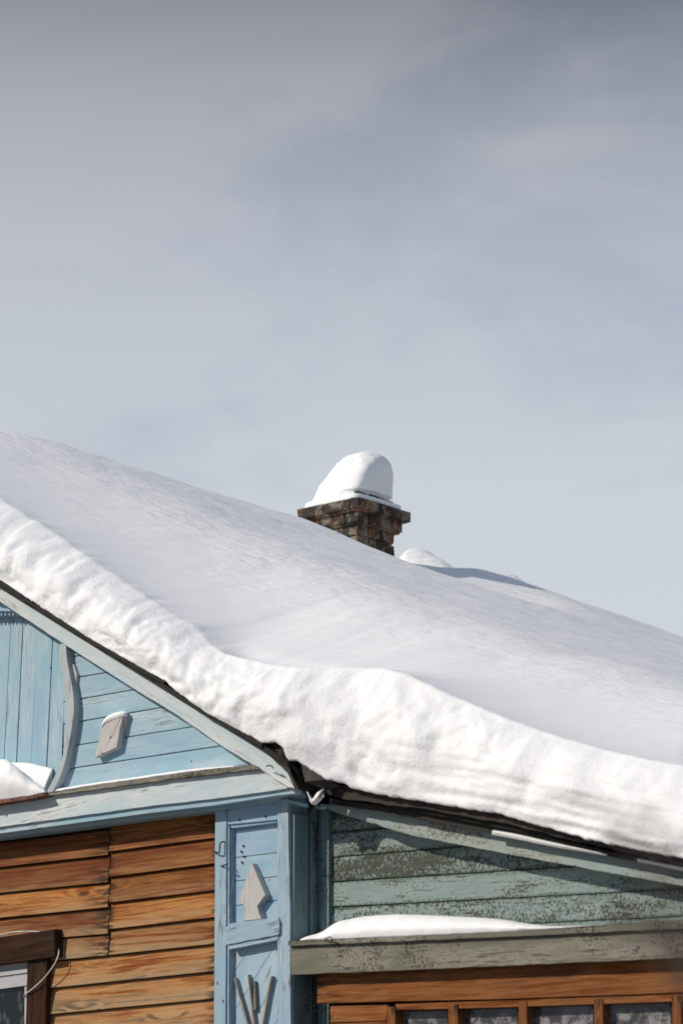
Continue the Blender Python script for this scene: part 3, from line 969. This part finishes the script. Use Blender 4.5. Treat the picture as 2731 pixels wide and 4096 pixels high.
# --- roof deck and old boards along its edges
YD = -0.205
Ld = tr([(0, 1338), (402, 1589), (602, 1711)], YD)
sm = (Ld[0][1] - Ld[2][1]) / (Ld[2][0] - Ld[0][0])
zm = lambda x: Ld[1][1] + sm * (Ld[1][0] - x)
bm = newbm()
XE = 0.16
prism(bm, [(XR, zm(XR)), (XE, zm(XE)), (XE, zm(XE) - .024), (XR, zm(XR) - .024)], YD + .012, YB + .2, bev=0)
prism(bm, [(mirror(XR), zm(XR)), (mirror(XE), zm(XE)), (mirror(XE), zm(XE) - .024), (mirror(XR), zm(XR) - .024)], YD + .012, YB + .2, bev=0)
Lv = tr([(760, 1822), (1148, 1878), (1568, 1976)], -0.06)
sv = (Lv[0][1] - Lv[2][1]) / (Lv[2][0] - Lv[0][0])
zv = lambda x: Lv[1][1] + sv * (Lv[1][0] - x) - .01
prism(bm, [(0.24, zv(0.24)), (RX + .15, zv(RX + .15)), (RX + .15, zv(RX + .15) - .03), (0.24, zv(0.24) - .03)], -0.04, YB + .2, bev=0)
roof = put('roof', bm, 'blackwood')
bm = newbm()
prism(bm, tr([(0, 1332), (52, 1366), (50, 1374), (0, 1345)], YD), YD, YD + .06, (1, -.6), 0.003)
prism(bm, tr([(48, 1367), (205, 1466), (318, 1530), (380, 1566), (374, 1570), (318, 1541), (205, 1474), (48, 1376)], YD - .004), YD - .004, YD + .06, (1, -.6), 0.004)
prism(bm, tr([(372, 1568), (468, 1634), (602, 1708), (600, 1716), (468, 1642), (372, 1576)], YD), YD, YD + .06, (1, -.6), 0.003)
put('edge_board', bm, 'blackwood', roof)
bm = newbm()
prism(bm, tr([(598, 1702), (642, 1703), (664, 1722), (660, 1746), (630, 1738), (604, 1716)], -0.15), -0.15, 0.0, (1, -.3), 0.006)
prism(bm, tr([(660, 1752), (676, 1765), (690, 1800), (682, 1815), (668, 1790)], -0.11), -0.11, 0.0, (0.4, -1), 0.005)
put('broken_board', bm, 'oldwood', roof)
YE = -0.065
bm = newbm()
prism(bm, tr([(752, 1800), (800, 1806), (900, 1826), (1148, 1866), (1246, 1892), (1330, 1914), (1480, 1950), (1960, 2058), (1960, 2075), (1480, 1968), (1300, 1925), (1148, 1889), (960, 1856), (860, 1844), (766, 1830)], YE), YE, YE + .14, (1, -0.23), 0.006)
prism(bm, tr([(790, 1838), (860, 1848), (960, 1862), (1148, 1895), (1310, 1935), (1480, 1974), (1568, 1993), (1960, 2080), (1960, 2088), (1568, 2001), (1300, 1946), (1109, 1906), (860, 1862), (790, 1851)], YE + .05), YE + .05, YE + .13, (1, -0.23), 0.005)
put('edge_board', bm, 'oldwood', roof)
# torn roof tin hanging at the corner, folded like a spout
bm = newbm()


def sheet(pts, th):
    a = [Vector(p) for p in pts]
    n = (a[1] - a[0]).cross(a[2] - a[0]).normalized() * th
    f0 = [bm.verts.new(p) for p in a]
    f1 = [bm.verts.new(p + n) for p in a]
    bm.faces.new(f0)
    bm.faces.new(f1[::-1])
    for i in range(len(a)):
        j = (i + 1) % len(a)
        bm.faces.new((f0[i], f1[i], f1[j], f0[j]))


sheet([P(670, 1760, -.19), P(701, 1818, -.13), P(711, 1868, -.09), P(724, 1846, -.03), P(748, 1808, -.02), P(700, 1757, 0.0)], .002)
sheet([P(711, 1868, -.091), P(724, 1846, -.10), P(745, 1811, -.13), P(758, 1796, -.12), P(752, 1812, -.06), P(728, 1846, -.07)], .002)
sheet([P(690, 1752, -.16), P(745, 1790, -.14), P(780, 1806, -.10), P(752, 1815, -.10), P(700, 1795, -.16)], .002)
sheet([P(640, 1722, -.19), P(646, 1735, -.20), P(660, 1752, -.20), P(640, 1746, -.19)], .002)
put('torn_tin', bm, 'tin', roof)
bm = newbm()
prism(bm, tr([(-300, 1876), (0, 1838), (60, 1830), (95, 1822), (104, 1826), (60, 1836), (0, 1845), (-300, 1886)], -.205), -.205, -.1, (1, .1), 0.003)
put('tin_edge', bm, 'rust', cornice)

# nails and hooks
def hook(name, L, Y, r, parent):
    bm = newbm()
    tube(bm, [P(u_, v_, y_) for (u_, v_), y_ in zip(L, Y)], r, 6)
    put(name, bm, 'iron', parent)


hook('iron_hook', c4([(118, 715), (150, 730), (185, 733), (188, 690), (190, 650), (198, 634), (232, 630)]), (-.055, -.07, -.07, -.072, -.07, -.068, -.052), .0036, pilaster)
hook('bent_nail', c4([(200, 862), (235, 850), (262, 838)]), (-.05, -.075, -.05), .0032, pilaster)
for (a, c) in (((1072, 628), (1150, 622)), ((1075, 800), (1155, 795)), ((1075, 1050), (1145, 1048)), ((1080, 1108), (1125, 1105))):
    L = c4([a, c])
    hook('staple', [L[0], ((L[0][0] + L[1][0]) / 2, (L[0][1] + L[1][1]) / 2 - .5), L[1]], (.11, .085, .095), .0022, house)
hook('bent_nail', [(x / 1.7417, y / 1.7417) for x, y in [(1296, 3761), (1305, 3755), (1315, 3748), (1325, 3750), (1329, 3760), (1327, 3766)]], (-.085, -.10, -.11, -.11, -.10, -.085), .0022, beam)
hook('bent_nail', [((600 + x / 1.96) / 1.7417, (2850 + y / 1.96) / 1.7417) for x, y in [(912, 420), (930, 415), (955, 420), (965, 435)]], (-.20, -.225, -.225, -.20), .003, house)
for k, (x, y) in enumerate([(700, 840), (905, 815), (730, 1045), (735, 1128), (720, 1175), (715, 1090)]):
    u_, v_ = (600 + x / 1.96) / 1.7417, (2850 + y / 1.96) / 1.7417
    bm = newbm()
    tube(bm, [P(u_, v_, -.012 - .008 if k > 1 else YP), P(u_, v_, YP + .01 if k < 2 else -.010)], .0045, 8)
    put('nail_head', bm, 'iron', pilaster)

# --- chimney
CX, CY = -3.60, 4.85
zt = P(825, 1140, CY).z
bm = newbm()


def course(x0, x1, y0, y1, z0, z1, off, jit, flush=0.0):
    """ring of bricks"""
    L = 0.255
    for side in range(4):
        ln = (x1 - x0) if side in (0, 2) else (y1 - y0)
        s0 = 0.0
        d0 = 0.12
        cuts = [0.0]
        p_ = off
        while p_ < ln - 0.05:
            if p_ > 0.05:
                cuts.append(p_)
            p_ += L
        cuts.append(ln)
        for a, c in zip(cuts, cuts[1:]):
            e = random.uniform(-jit, jit)
            a2, c2 = a + .004, c - .004
            if side == 0:
                lo, hi = (x0 + a2, y0 + e, z0), (x0 + c2, y0 + d0, z1)
            elif side == 2:
                lo, hi = (x0 + a2, y1 - d0, z0), (x0 + c2, y1 + e, z1)
            elif side == 1:
                if a == 0:
                    a2 = d0 + .004
                if c == ln:
                    c2 = ln - d0 - .004
                if c2 - a2 < .03:
                    continue
                lo, hi = (x1 - d0, y0 + a2, z0), (x1 + e, y0 + c2, z1)
            else:
                if a == 0:
                    a2 = d0 + .004
                if c == ln:
                    c2 = ln - d0 - .004
                if c2 - a2 < .03:
                    continue
                lo, hi = (x0 + e, y0 + a2, z0), (x0 + d0, y0 + c2, z1)
            boxuv(bm, lo, hi, 'x', 0.006, 0.0035)
    # mortar bed and core
    boxuv(bm, (x0 + .018, y0 + .018, z0 - .012), (x1 - .018, y1 - .018, z1 - .004), 'x', 0.0)


CW = 0.60
z = zt
ins = [0.0, 0.04, 0.085, 0.085, 0.085, 0.085, 0.085, 0.085, 0.085, 0.085]
for k, i_ in enumerate(ins):
    course(CX - CW + i_, CX - i_, CY + i_, CY + CW - i_, z - .078, z, 0.13 if k % 2 else 0.255, 0.006 if k < 3 else 0.003)
    z -= .088
chimney = link('chimney', bm, M['brick'], house)
chimney['label'] = 'squat sooty brick chimney stepping out to a wider top'
bm = newbm()
course(CX - CW + .10, CX - .085, CY + .085, CY + CW - .09, zt + .006, zt + .076, 0.13, 0.006)
put('brick_crown', bm, 'brick', chimney)

# ------------------------------------------------------------------ snow
# lower edge and crest of the snow front, traced on the front of the roof
low = tr([(0, 1334), (52, 1366), (205, 1466), (318, 1531), (385, 1568), (402, 1585), (468, 1634), (595, 1706)], -.2) + \
      tr([(606, 1704), (640, 1705), (660, 1722), (664, 1745), (690, 1750), (722, 1776), (740, 1790), (778, 1797), (786, 1808)], -.16) + \
      tr([(900, 1829), (1148, 1869), (1246, 1898), (1360, 1929), (1469, 1953), (1568, 1971), (1900, 2048)], -.09)
low = sorted(low)
lowt = [(XR - 1e-3, low[0][1] + sm * (low[0][0] - XR))] + low
crest = tr([(0, 1165), (60, 1200), (120, 1240), (200, 1300), (300, 1365), (400, 1430), (450, 1473), (500, 1499), (560, 1512), (640, 1527), (720, 1530), (780, 1524), (830, 1524), (880, 1537), (935, 1563), (1000, 1594), (1120, 1643), (1250, 1688), (1350, 1714), (1430, 1733), (1568, 1757), (1900, 1834)], -.12)
crt = [(XR - 1e-3, crest[0][1] + .605 * (crest[0][0] - XR))] + crest


def lowz(x):
    if x < XR:
        return interp(lowt, mirror(x))
    return interp(lowt, x)


def crz(x):
    xx = mirror(x) if x < XR else x
    return interp(crt, xx)


def smax(a, c, k):
    h_ = max(0.0, min(1.0, 0.5 + 0.5 * (a - c) / k))
    return lerp(c, a, h_) + k * h_ * (1 - h_)


def topz(x, y):
    d = math.sqrt((x - XR) ** 2 + 0.22 ** 2) - 0.10
    zr = 5.41 + 0.09 * (1 - sstep(.8, 3.2, y)) * math.exp(-((x - XR) / .9) ** 2) - 0.006 * max(0, y - 4) ** 2
    a = zr - 0.585 * d
    if x > XR:
        l_ = 3.36 - 0.316 * (x - .27) + 0.26 * sstep(0.0, 1.8, y)
        a = smax(a, l_, 1.0)
    a += 0.016 * fbm(x * .9, y * .5, 2, 2) + 0.009 * fbm(x * 3.1, y * 1.9, 5, 3)
    # hollow melted round the chimney, its far wall steep
    a -= 0.20 * math.exp(-((x + 2.98) / .55) ** 2) * sstep(3.7, 4.6, y) * (1 - sstep(5.0, 6.4, y))
    # drift on the sunny side behind the chimney
    a += 0.76 * math.exp(-((x + 4.34) / .50) ** 2 - ((y - 6.30) / .42) ** 2) * (1 + .10 * fbm(x * 5, y * 5, 3, 2))
    a += 0.04 * math.exp(-((x + 3.42) / .05) ** 2 - ((y - 6.5) / .07) ** 2)
    return a


xs_ = []
x = -7.6
while x < RX + .2:
    xs_.append(x)
    x += 0.10 if x < -4.6 else (0.035 if x < -2.3 else 0.015)
NF = 40
ys_ = []
y = 0.0
while y < YB + .45:
    ys_.append(y)
    y += 0.02 + 0.006 * y
bm = newbm()
grid = []
for x in xs_:
    col_ = []
    l_, c0_ = lowz(x), crz(x)
    left = 1 - .7 * sstep(-.6, -.3, x)
    lm = 1 - sstep(-2.0, .5, x)
    cs_ = sum(crz(x + .14 * k) * w_ for k, w_ in ((-3, 1), (-2, 2), (-1, 3), (0, 3), (1, 3), (2, 2), (3, 1))) / 15
    dc = (.016 * fbm(x * 4.5, 2, 2, 2) + .010 * fbm(x * 15, 2, 5, 2)) * left
    c_ = c0_ + dc
    wob = 0.03 * fbm(x * 2.3, 0, 8)
    yb = -0.20 + 0.10 * sstep(.1, .5, x) + .02 * math.exp(-((x - .15) / .2) ** 2)        # front line of the bottom edge
    edge = 0.008 * fbm(x * 30, 3, 1)
    rightm = sstep(.45, .9, x)
    col_.append((x, yb + .35, l_ + .02 + edge))
    col_.append((x, yb + .03, l_ + edge))
    for k in range(NF + 1):
        t = k / NF
        z_ = lerp(l_ + edge, c_, t)
        yy = yb - 0.022 * math.sin(math.pi * min(1, t * 1.05)) + wob * math.sin(math.pi * t) + (.09 + .12 * left) * t ** 3
        amp = sstep(0, .10, t) * (1 - .7 * sstep(.88, 1.0, t))
        h_ = z_ - l_
        wx_, wz_ = x + .05 * fbm(x * 5, z_ * 5, 21, 2), z_ + .05 * fbm(x * 5, z_ * 5, 31, 2)
        big = 0.030 * fbm(wx_ * 3.6, wz_ * 4.2, 1, 2)
        # crumbled face: pits and ridges of several sizes, patchy
        patchy = .45 + .75 * sstep(-.3, .5, fbm(x * 2.1, z_ * 2.1, 44, 2))
        pit = max(0.0, fbm(wx_ * 13 + .8 * wz_, wz_ * 11, 4, 3)) * -.017 + max(0.0, fbm(wx_ * 27, wz_ * 24, 14, 2)) * -.009
        # popcorn clumps of the broken face
        vd = noise.voronoi(Vector((wx_ * 15, wz_ * 12, x * 3)))[0][0]
        clump = (.45 - min(.8, vd)) * .022 * (1 - .75 * rightm) * (.35 + .9 * sstep(-.25, .35, fbm(x * 1.7, z_ * 2.2, 71, 2)))
        lowm = rightm * (1 - sstep(.20, .34, h_))
        strata = (0.012 * nz(h_ * 30 + .5 * nz(x * 2, 0, 7), x * 1.8, 3) + .005 * nz(h_ * 70, x * 5, 9)) * lowm
        yy -= amp * (big + clump + pit * patchy * (1 + .5 * left) * (1 - .6 * lowm) + strata)
        col_.append((x, yy, z_))
    y_c = col_[-1][1]
    lip = sstep(-.5, -.3, x) * (1 - sstep(.1, .35, x))
    for yv in ys_[1:]:
        yy = y_c + yv
        zt_ = topz(x, max(0, yy))
        f_ = sstep(-.15, 1.3, yv)
        f0 = sstep(-.15, 1.3, 0)
        f_ = lerp((f_ - f0) / (1 - f0), sstep(-.2, 1.6, yv) * 1.0 - sstep(-.2, 1.6, 0) * (1 - sstep(0, 1.6, yv)), lm)
        zz = lerp(cs_, zt_, f_) + (c0_ - cs_) * math.exp(-(yv / .42) ** 2) + dc * math.exp(-(yv / .10) ** 2)
        zz -= 0.022 * lip * math.exp(-((yv - .13) / .09) ** 2)
        col_.append((x, yy, zz))
    ly = col_[-1][1]
    col_.append((x, ly + .08, lerp(l_, col_[-1][2], .5)))
    col_.append((x, ly, l_ + .02))
    grid.append([bm.verts.new(p) for p in col_])
for A, B in zip(grid, grid[1:]):
    for k in range(len(A) - 1):
        f = bm.faces.new((A[k], B[k], B[k + 1], A[k + 1]))
        f.smooth = True
bm.faces.new(grid[0])
bm.faces.new(grid[-1][::-1])
rs = link('roof_snow', bm, M['roofsnow'])
tag(rs, 'thick smooth blanket of snow covering the whole house roof with a bumpy cut front edge', 'snow')


def loft(name, rows, n, m, amp, mat, freq=14, close=True):
    """snow body: rows of (u, v, Y) from its front lower edge up and back; underside closed"""
    bm = newbm()
    R_ = [spline([tuple(P(*p)) for p in r], n) for r in rows]
    cols = []
    for k in range(n + 1):
        col_ = spline([r[k] for r in R_], m)
        vv = []
        for j, p in enumerate(col_):
            t = j / m
            q = amp * math.sin(math.pi * min(1, t * 1.2 + .05)) if 0 < j < m else amp * .3
            p = Vector(p)
            p += Vector((0, -1, .8)) * q * fbm(p.x * freq, p.z * freq, p.y * freq, 3)
            vv.append(bm.verts.new(p))
        a, c = vv[0].co, vv[-1].co
        vv.append(bm.verts.new((c.x, c.y, min(a.z, c.z) - .002)))
        cols.append(vv)
    for A, B in zip(cols, cols[1:]):
        for j in range(len(A)):
            jj = (j + 1) % len(A)
            f = bm.faces.new((A[j], B[j], B[jj], A[jj]))
            f.smooth = True
    bm.faces.new(cols[0])
    bm.faces.new(cols[-1][::-1])
    return link(name, bm, mat)


o = loft('niche_snow', [
    [(-260, 1872, -.2), (-120, 1852, -.2), (0, 1838, -.2), (40, 1832, -.2), (75, 1826, -.2), (104, 1819, -.19)],
    [(-260, 1815, -.23), (-120, 1800, -.23), (0, 1787, -.23), (40, 1792, -.22), (70, 1805, -.205), (103, 1816, -.185)],
    [(-260, 1765, -.17), (-120, 1752, -.17), (0, 1744, -.17), (32, 1757, -.17), (62, 1783, -.17), (102, 1812, -.17)],
    [(-260, 1766, -.10), (-120, 1754, -.10), (0, 1752, -.10), (32, 1765, -.10), (64, 1786, -.11), (104, 1806, -.13)],
    [(-260, 1752, -.035), (-120, 1745, -.035), (0, 1745, -.035), (32, 1750, -.035), (72, 1752, -.035), (122, 1764, -.035)]], 60, 30, .006, M['snow'])
tag(o, 'small snowdrift lying on the cornice inside the blue gable niche', 'snow')
o = loft('ledge_snow', [
    [(128, 1817, -.169), (200, 1806, -.169), (300, 1791.5, -.169), (402, 1777, -.169), (470, 1768, -.169), (540, 1760, -.169)],
    [(128, 1815, -.163), (200, 1802.5, -.168), (300, 1788, -.168), (402, 1773.5, -.168), (470, 1765, -.168), (540, 1759, -.163)],
    [(130, 1812, -.13), (200, 1800, -.13), (300, 1786, -.13), (402, 1771, -.13), (470, 1763, -.13), (540, 1758, -.13)],
    [(132, 1811, -.104), (200, 1801, -.104), (300, 1787, -.104), (402, 1772, -.104), (470, 1764, -.104), (540, 1758, -.104)]], 60, 8, .003, M['snow'], 30)
tag(o, 'thin line of snow along the mossy ledge under the pediment boards', 'snow')
o = loft('diamond_snow', [
    cv3 for cv3 in [
        [(*cv([(915, 1478)])[0], -.140), (*cv([(950, 1440)])[0], -.140), (*cv([(1010, 1410)])[0], -.140), (*cv([(1070, 1390)])[0], -.140), (*cv([(1108, 1375)])[0], -.137)],
        [(*cv([(913, 1455)])[0], -.143), (*cv([(945, 1408)])[0], -.147), (*cv([(1010, 1370)])[0], -.147), (*cv([(1080, 1350)])[0], -.145), (*cv([(1118, 1352)])[0], -.135)],
        [(*cv([(918, 1438)])[0], -.125), (*cv([(955, 1385)])[0], -.125), (*cv([(1030, 1347)])[0], -.125), (*cv([(1105, 1332)])[0], -.125), (*cv([(1142, 1345)])[0], -.12)],
        [(*cv([(930, 1436)])[0], -.099), (*cv([(975, 1388)])[0], -.099), (*cv([(1045, 1352)])[0], -.099), (*cv([(1120, 1338)])[0], -.099), (*cv([(1148, 1350)])[0], -.099)]]], 24, 12, .002, M['snow'], 30)
tag(o, 'little cap of snow on the diamond shaped gable ornament', 'snow')
bt = [(689, 2157), (707, 2150), (739, 2140), (771, 2119), (806, 2110), (841, 2104), (909, 2100), (982, 2102), (1070, 2106), (1148, 2111), (1197, 2119), (1256, 2126), (1320, 2126.5), (1390, 2123)]
bl_ = [(u_, seam((689, 2160.5), (1148, 2140.5), u_) if u_ < 1148 else seam((1148, 2140.5), (1568, 2112.5), u_)) for u_, _ in bt]
o = loft('beam_snow', [
    [(u_, v_, -.084) for u_, v_ in bl_],
    [(u_, lerp(v_, t_, .42), -.088) for (u_, v_), (_, t_) in zip(bl_, bt)],
    [(u_, lerp(v_, t_, .80), -.055) for (u_, v_), (_, t_) in zip(bl_, bt)],
    [(u_, lerp(v_, t_, 1.0), .0) for (u_, v_), (_, t_) in zip(bl_, bt)],
    [(u_ + 10, lerp(v_, t_, .9) , .09) for (u_, v_), (_, t_) in zip(bl_, bt)]], 110, 18, .004, M['snow'], 16)
tag(o, 'long low mound of snow on top of the mossy veranda beam', 'snow')
o = loft('fascia_snow', [
    [(1129, 1917, -.02), (1180, 1926, -.02), (1260, 1942, -.02), (1330, 1954, -.02), (1392, 1964, -.02)],
    [(1130, 1909, -.03), (1180, 1917, -.03), (1260, 1935, -.03), (1330, 1949, -.03), (1392, 1962, -.03)],
    [(1134, 1906, -.01), (1184, 1914, -.01), (1262, 1932, -.01), (1332, 1947, -.01), (1392, 1961, -.01)]], 60, 8, .002, M['snow'], 30)
tag(o, 'narrow strip of snow on the fascia top nearest the broken end', 'snow', 'snow strips on the veranda fascia')
o = loft('fascia_snow', [
    [(1462, 1978, -.02), (1510, 1988, -.02), (1600, 2007, -.02), (1700, 2029, -.02)],
    [(1462, 1972, -.03), (1510, 1981, -.03), (1600, 1999, -.03), (1700, 2023, -.03)],
    [(1464, 1970, -.01), (1512, 1979, -.01), (1602, 1997, -.01), (1702, 2021, -.01)]], 60, 8, .002, M['snow'], 30)
tag(o, 'narrow strip of snow on the fascia top at the right edge of the photo', 'snow', 'snow strips on the veranda fascia')
o = loft('tin_snow', [
    [(704, 1818, -.135), (713, 1844, -.115), (722, 1846, -.115), (732, 1830, -.11)],
    [(706, 1818, -.135), (715, 1838, -.135), (724, 1834, -.13), (740, 1812, -.115)],
    [(708, 1822, -.115), (718, 1832, -.10), (728, 1820, -.10), (744, 1809, -.11)]], 14, 8, .004, M['snow'], 30)
tag(o, 'handful of snow caught in the torn roof tin at the house corner', 'snow')

# snow on the chimney: thin layer and a tall leaning dome
bm = newbm()
cxm, cym = CX - CW / 2, CY + CW / 2
na, nr = 120, 90
rings = []
prof = [(1.0, 0.0), (1.0, .015), (.985, .05), (.95, .075), (.87, .086), (.835, .105), (.825, .15), (.80, .21), (.755, .29), (.675, .36), (.54, .412), (.33, .440), (.13, .447), (0.0, .449)]
for k in range(nr + 1):
    r0, h0 = spline(prof, nr)[k]
    row = []
    for a in range(na):
        th = 2 * math.pi * a / na
        cx_, sy_ = math.cos(th), math.sin(th)
        e_ = 7.0 if h0 < .1 else lerp(5.0, 2.3, min(1, (h0 - .1) / .28))
        sq = (abs(cx_) ** e_ + abs(sy_) ** e_) ** (-1 / e_)
        rr = 0.285 * r0 * sq
        slot = sstep(.0, .7, cx_ + .15 * sy_) * sstep(.038, .052, h0) * (1 - sstep(.088, .104, h0))
        rr *= 1 - .20 * slot
        lean = .077 * sstep(.05, .40, h0)
        # the windward (left) side slopes, the lee side stands steep
        asx = 1.0 - (.0 if cx_ < 0 else .02)
        px_ = cxm - .012 + rr * cx_ * asx + lean * (1 - .25 * r0)
        py_ = cym + rr * sy_ + .06 * sstep(.05, .40, h0)
        if h0 > .09:
            px_ += .030 * (1 - r0) * 0
        d = .010 * fbm(px_ * 7, py_ * 7, h0 * 7, 3) * min(1, h0 * 12)
        row.append(bm.verts.new((px_ + d * cx_, py_ + d * sy_, zt + .004 + h0 * .97 + d * .6 - .03 * r0 * (cx_ < -.5) * (h0 < .1))))
    rings.append(row)
for A, B in zip(rings, rings[1:]):
    for k in range(na):
        f = bm.faces.new((A[k], A[(k + 1) % na], B[(k + 1) % na], B[k]))
        f.smooth = True
bm.faces.new(rings[0][::-1])
o = link('chimney_snow', bm, M['snow'])
tag(o, 'tall rounded cap of snow sitting on the brick chimney', 'snow')

# ------------------------------------------------------------------ cable
bm = newbm()
pc = [(*q_, y_) for q_, y_ in zip(cw([(-900, 690), (-300, 600), (0, 545), (150, 512), (330, 494), (490, 492), (640, 500), (780, 540), (860, 610), (902, 700), (927, 800), (915, 880), (880, 965), (830, 1050), (770, 1135), (700, 1220), (600, 1320), (500, 1405), (430, 1455), (395, 1475), (385, 1520)]),
      (-.04, -.05, -.055, -.05, -.04, -.02, -.012, -.012, -.012, -.016, -.03, -.042, -.05, -.052, -.052, -.05, -.048, -.044, -.04, -.02, 0.0))]
tube(bm, spline([tuple(P(*p)) for p in pc], 110), .0032, 8)
o = link('cable', bm, M['cable'])
tag(o, 'thin white cable looping over the dark window casing', 'cable')

# ------------------------------------------------------------------ bare bush close to the camera, out of focus
bush = bpy.data.objects.new('bare_bush', None)
sc.collection.objects.link(bush)


def at(u, v, d):
    r = ray(u, v)
    return CAM + r * (d / math.hypot(r.x, r.y))


bp = at(1640, 2300, 1.55)
bush.location = (bp.x, bp.y, -0.05)
bpy.context.view_layer.update()
tag(bush, 'leafless bush with thin dark twigs blurred in the near foreground', 'bush')
base = Vector((bp.x, bp.y, -0.06))
tw = [([(1600, 2500), (1570, 2230), (1520, 2060), (1460, 1960), (1412, 1885)], 1.5, .0022),
      ([(1690, 2500), (1660, 2260), (1600, 2100), (1540, 1990), (1490, 1880)], 1.55, .0022),
      ([(1760, 2500), (1730, 2200), (1705, 1950), (1700, 1850)], 1.7, .003),
      ([(1720, 2520), (1660, 2380), (1600, 2300), (1540, 2230)], 1.45, .0045),
      ([(1790, 2500), (1700, 2300), (1610, 2190), (1520, 2140)], 1.5, .0045)]
for L, d, r in tw:
    bm = newbm()
    pts = [tuple(base + Vector((random.uniform(-.04, .04), random.uniform(-.04, .04), 0)))]
    pts += [tuple(at(*L[0], d) + Vector((0, 0, -.7)))] + [tuple(at(u_, v_, d + .03 * k)) for k, (u_, v_) in enumerate(L)]
    sp_ = spline(pts, 40)
    tube(bm, sp_, r * 1.6, 6, r * .45)
    e_ = Vector(sp_[-1])
    for k in (30, 36):
        p0 = Vector(sp_[k])
        dv = (Vector(sp_[k]) - Vector(sp_[k - 2])).normalized()
        sd_ = Vector((random.uniform(-1, 1), random.uniform(-1, 1), random.uniform(-.2, .6)))
        p1 = p0 + (dv * .6 + sd_ * .6).normalized() * random.uniform(.03, .07)
        tube(bm, [p0, (p0 + p1) / 2 + Vector((0, 0, .004)), p1], r * .5, 5, r * .3)
        bmesh.ops.create_icosphere(bm, subdivisions=1, radius=.004, matrix=__import__('mathutils').Matrix.Translation(p1))
    bmesh.ops.create_icosphere(bm, subdivisions=1, radius=.007, matrix=__import__('mathutils').Matrix.Translation(e_))
    link('branch', bm, M['twig'], bush)
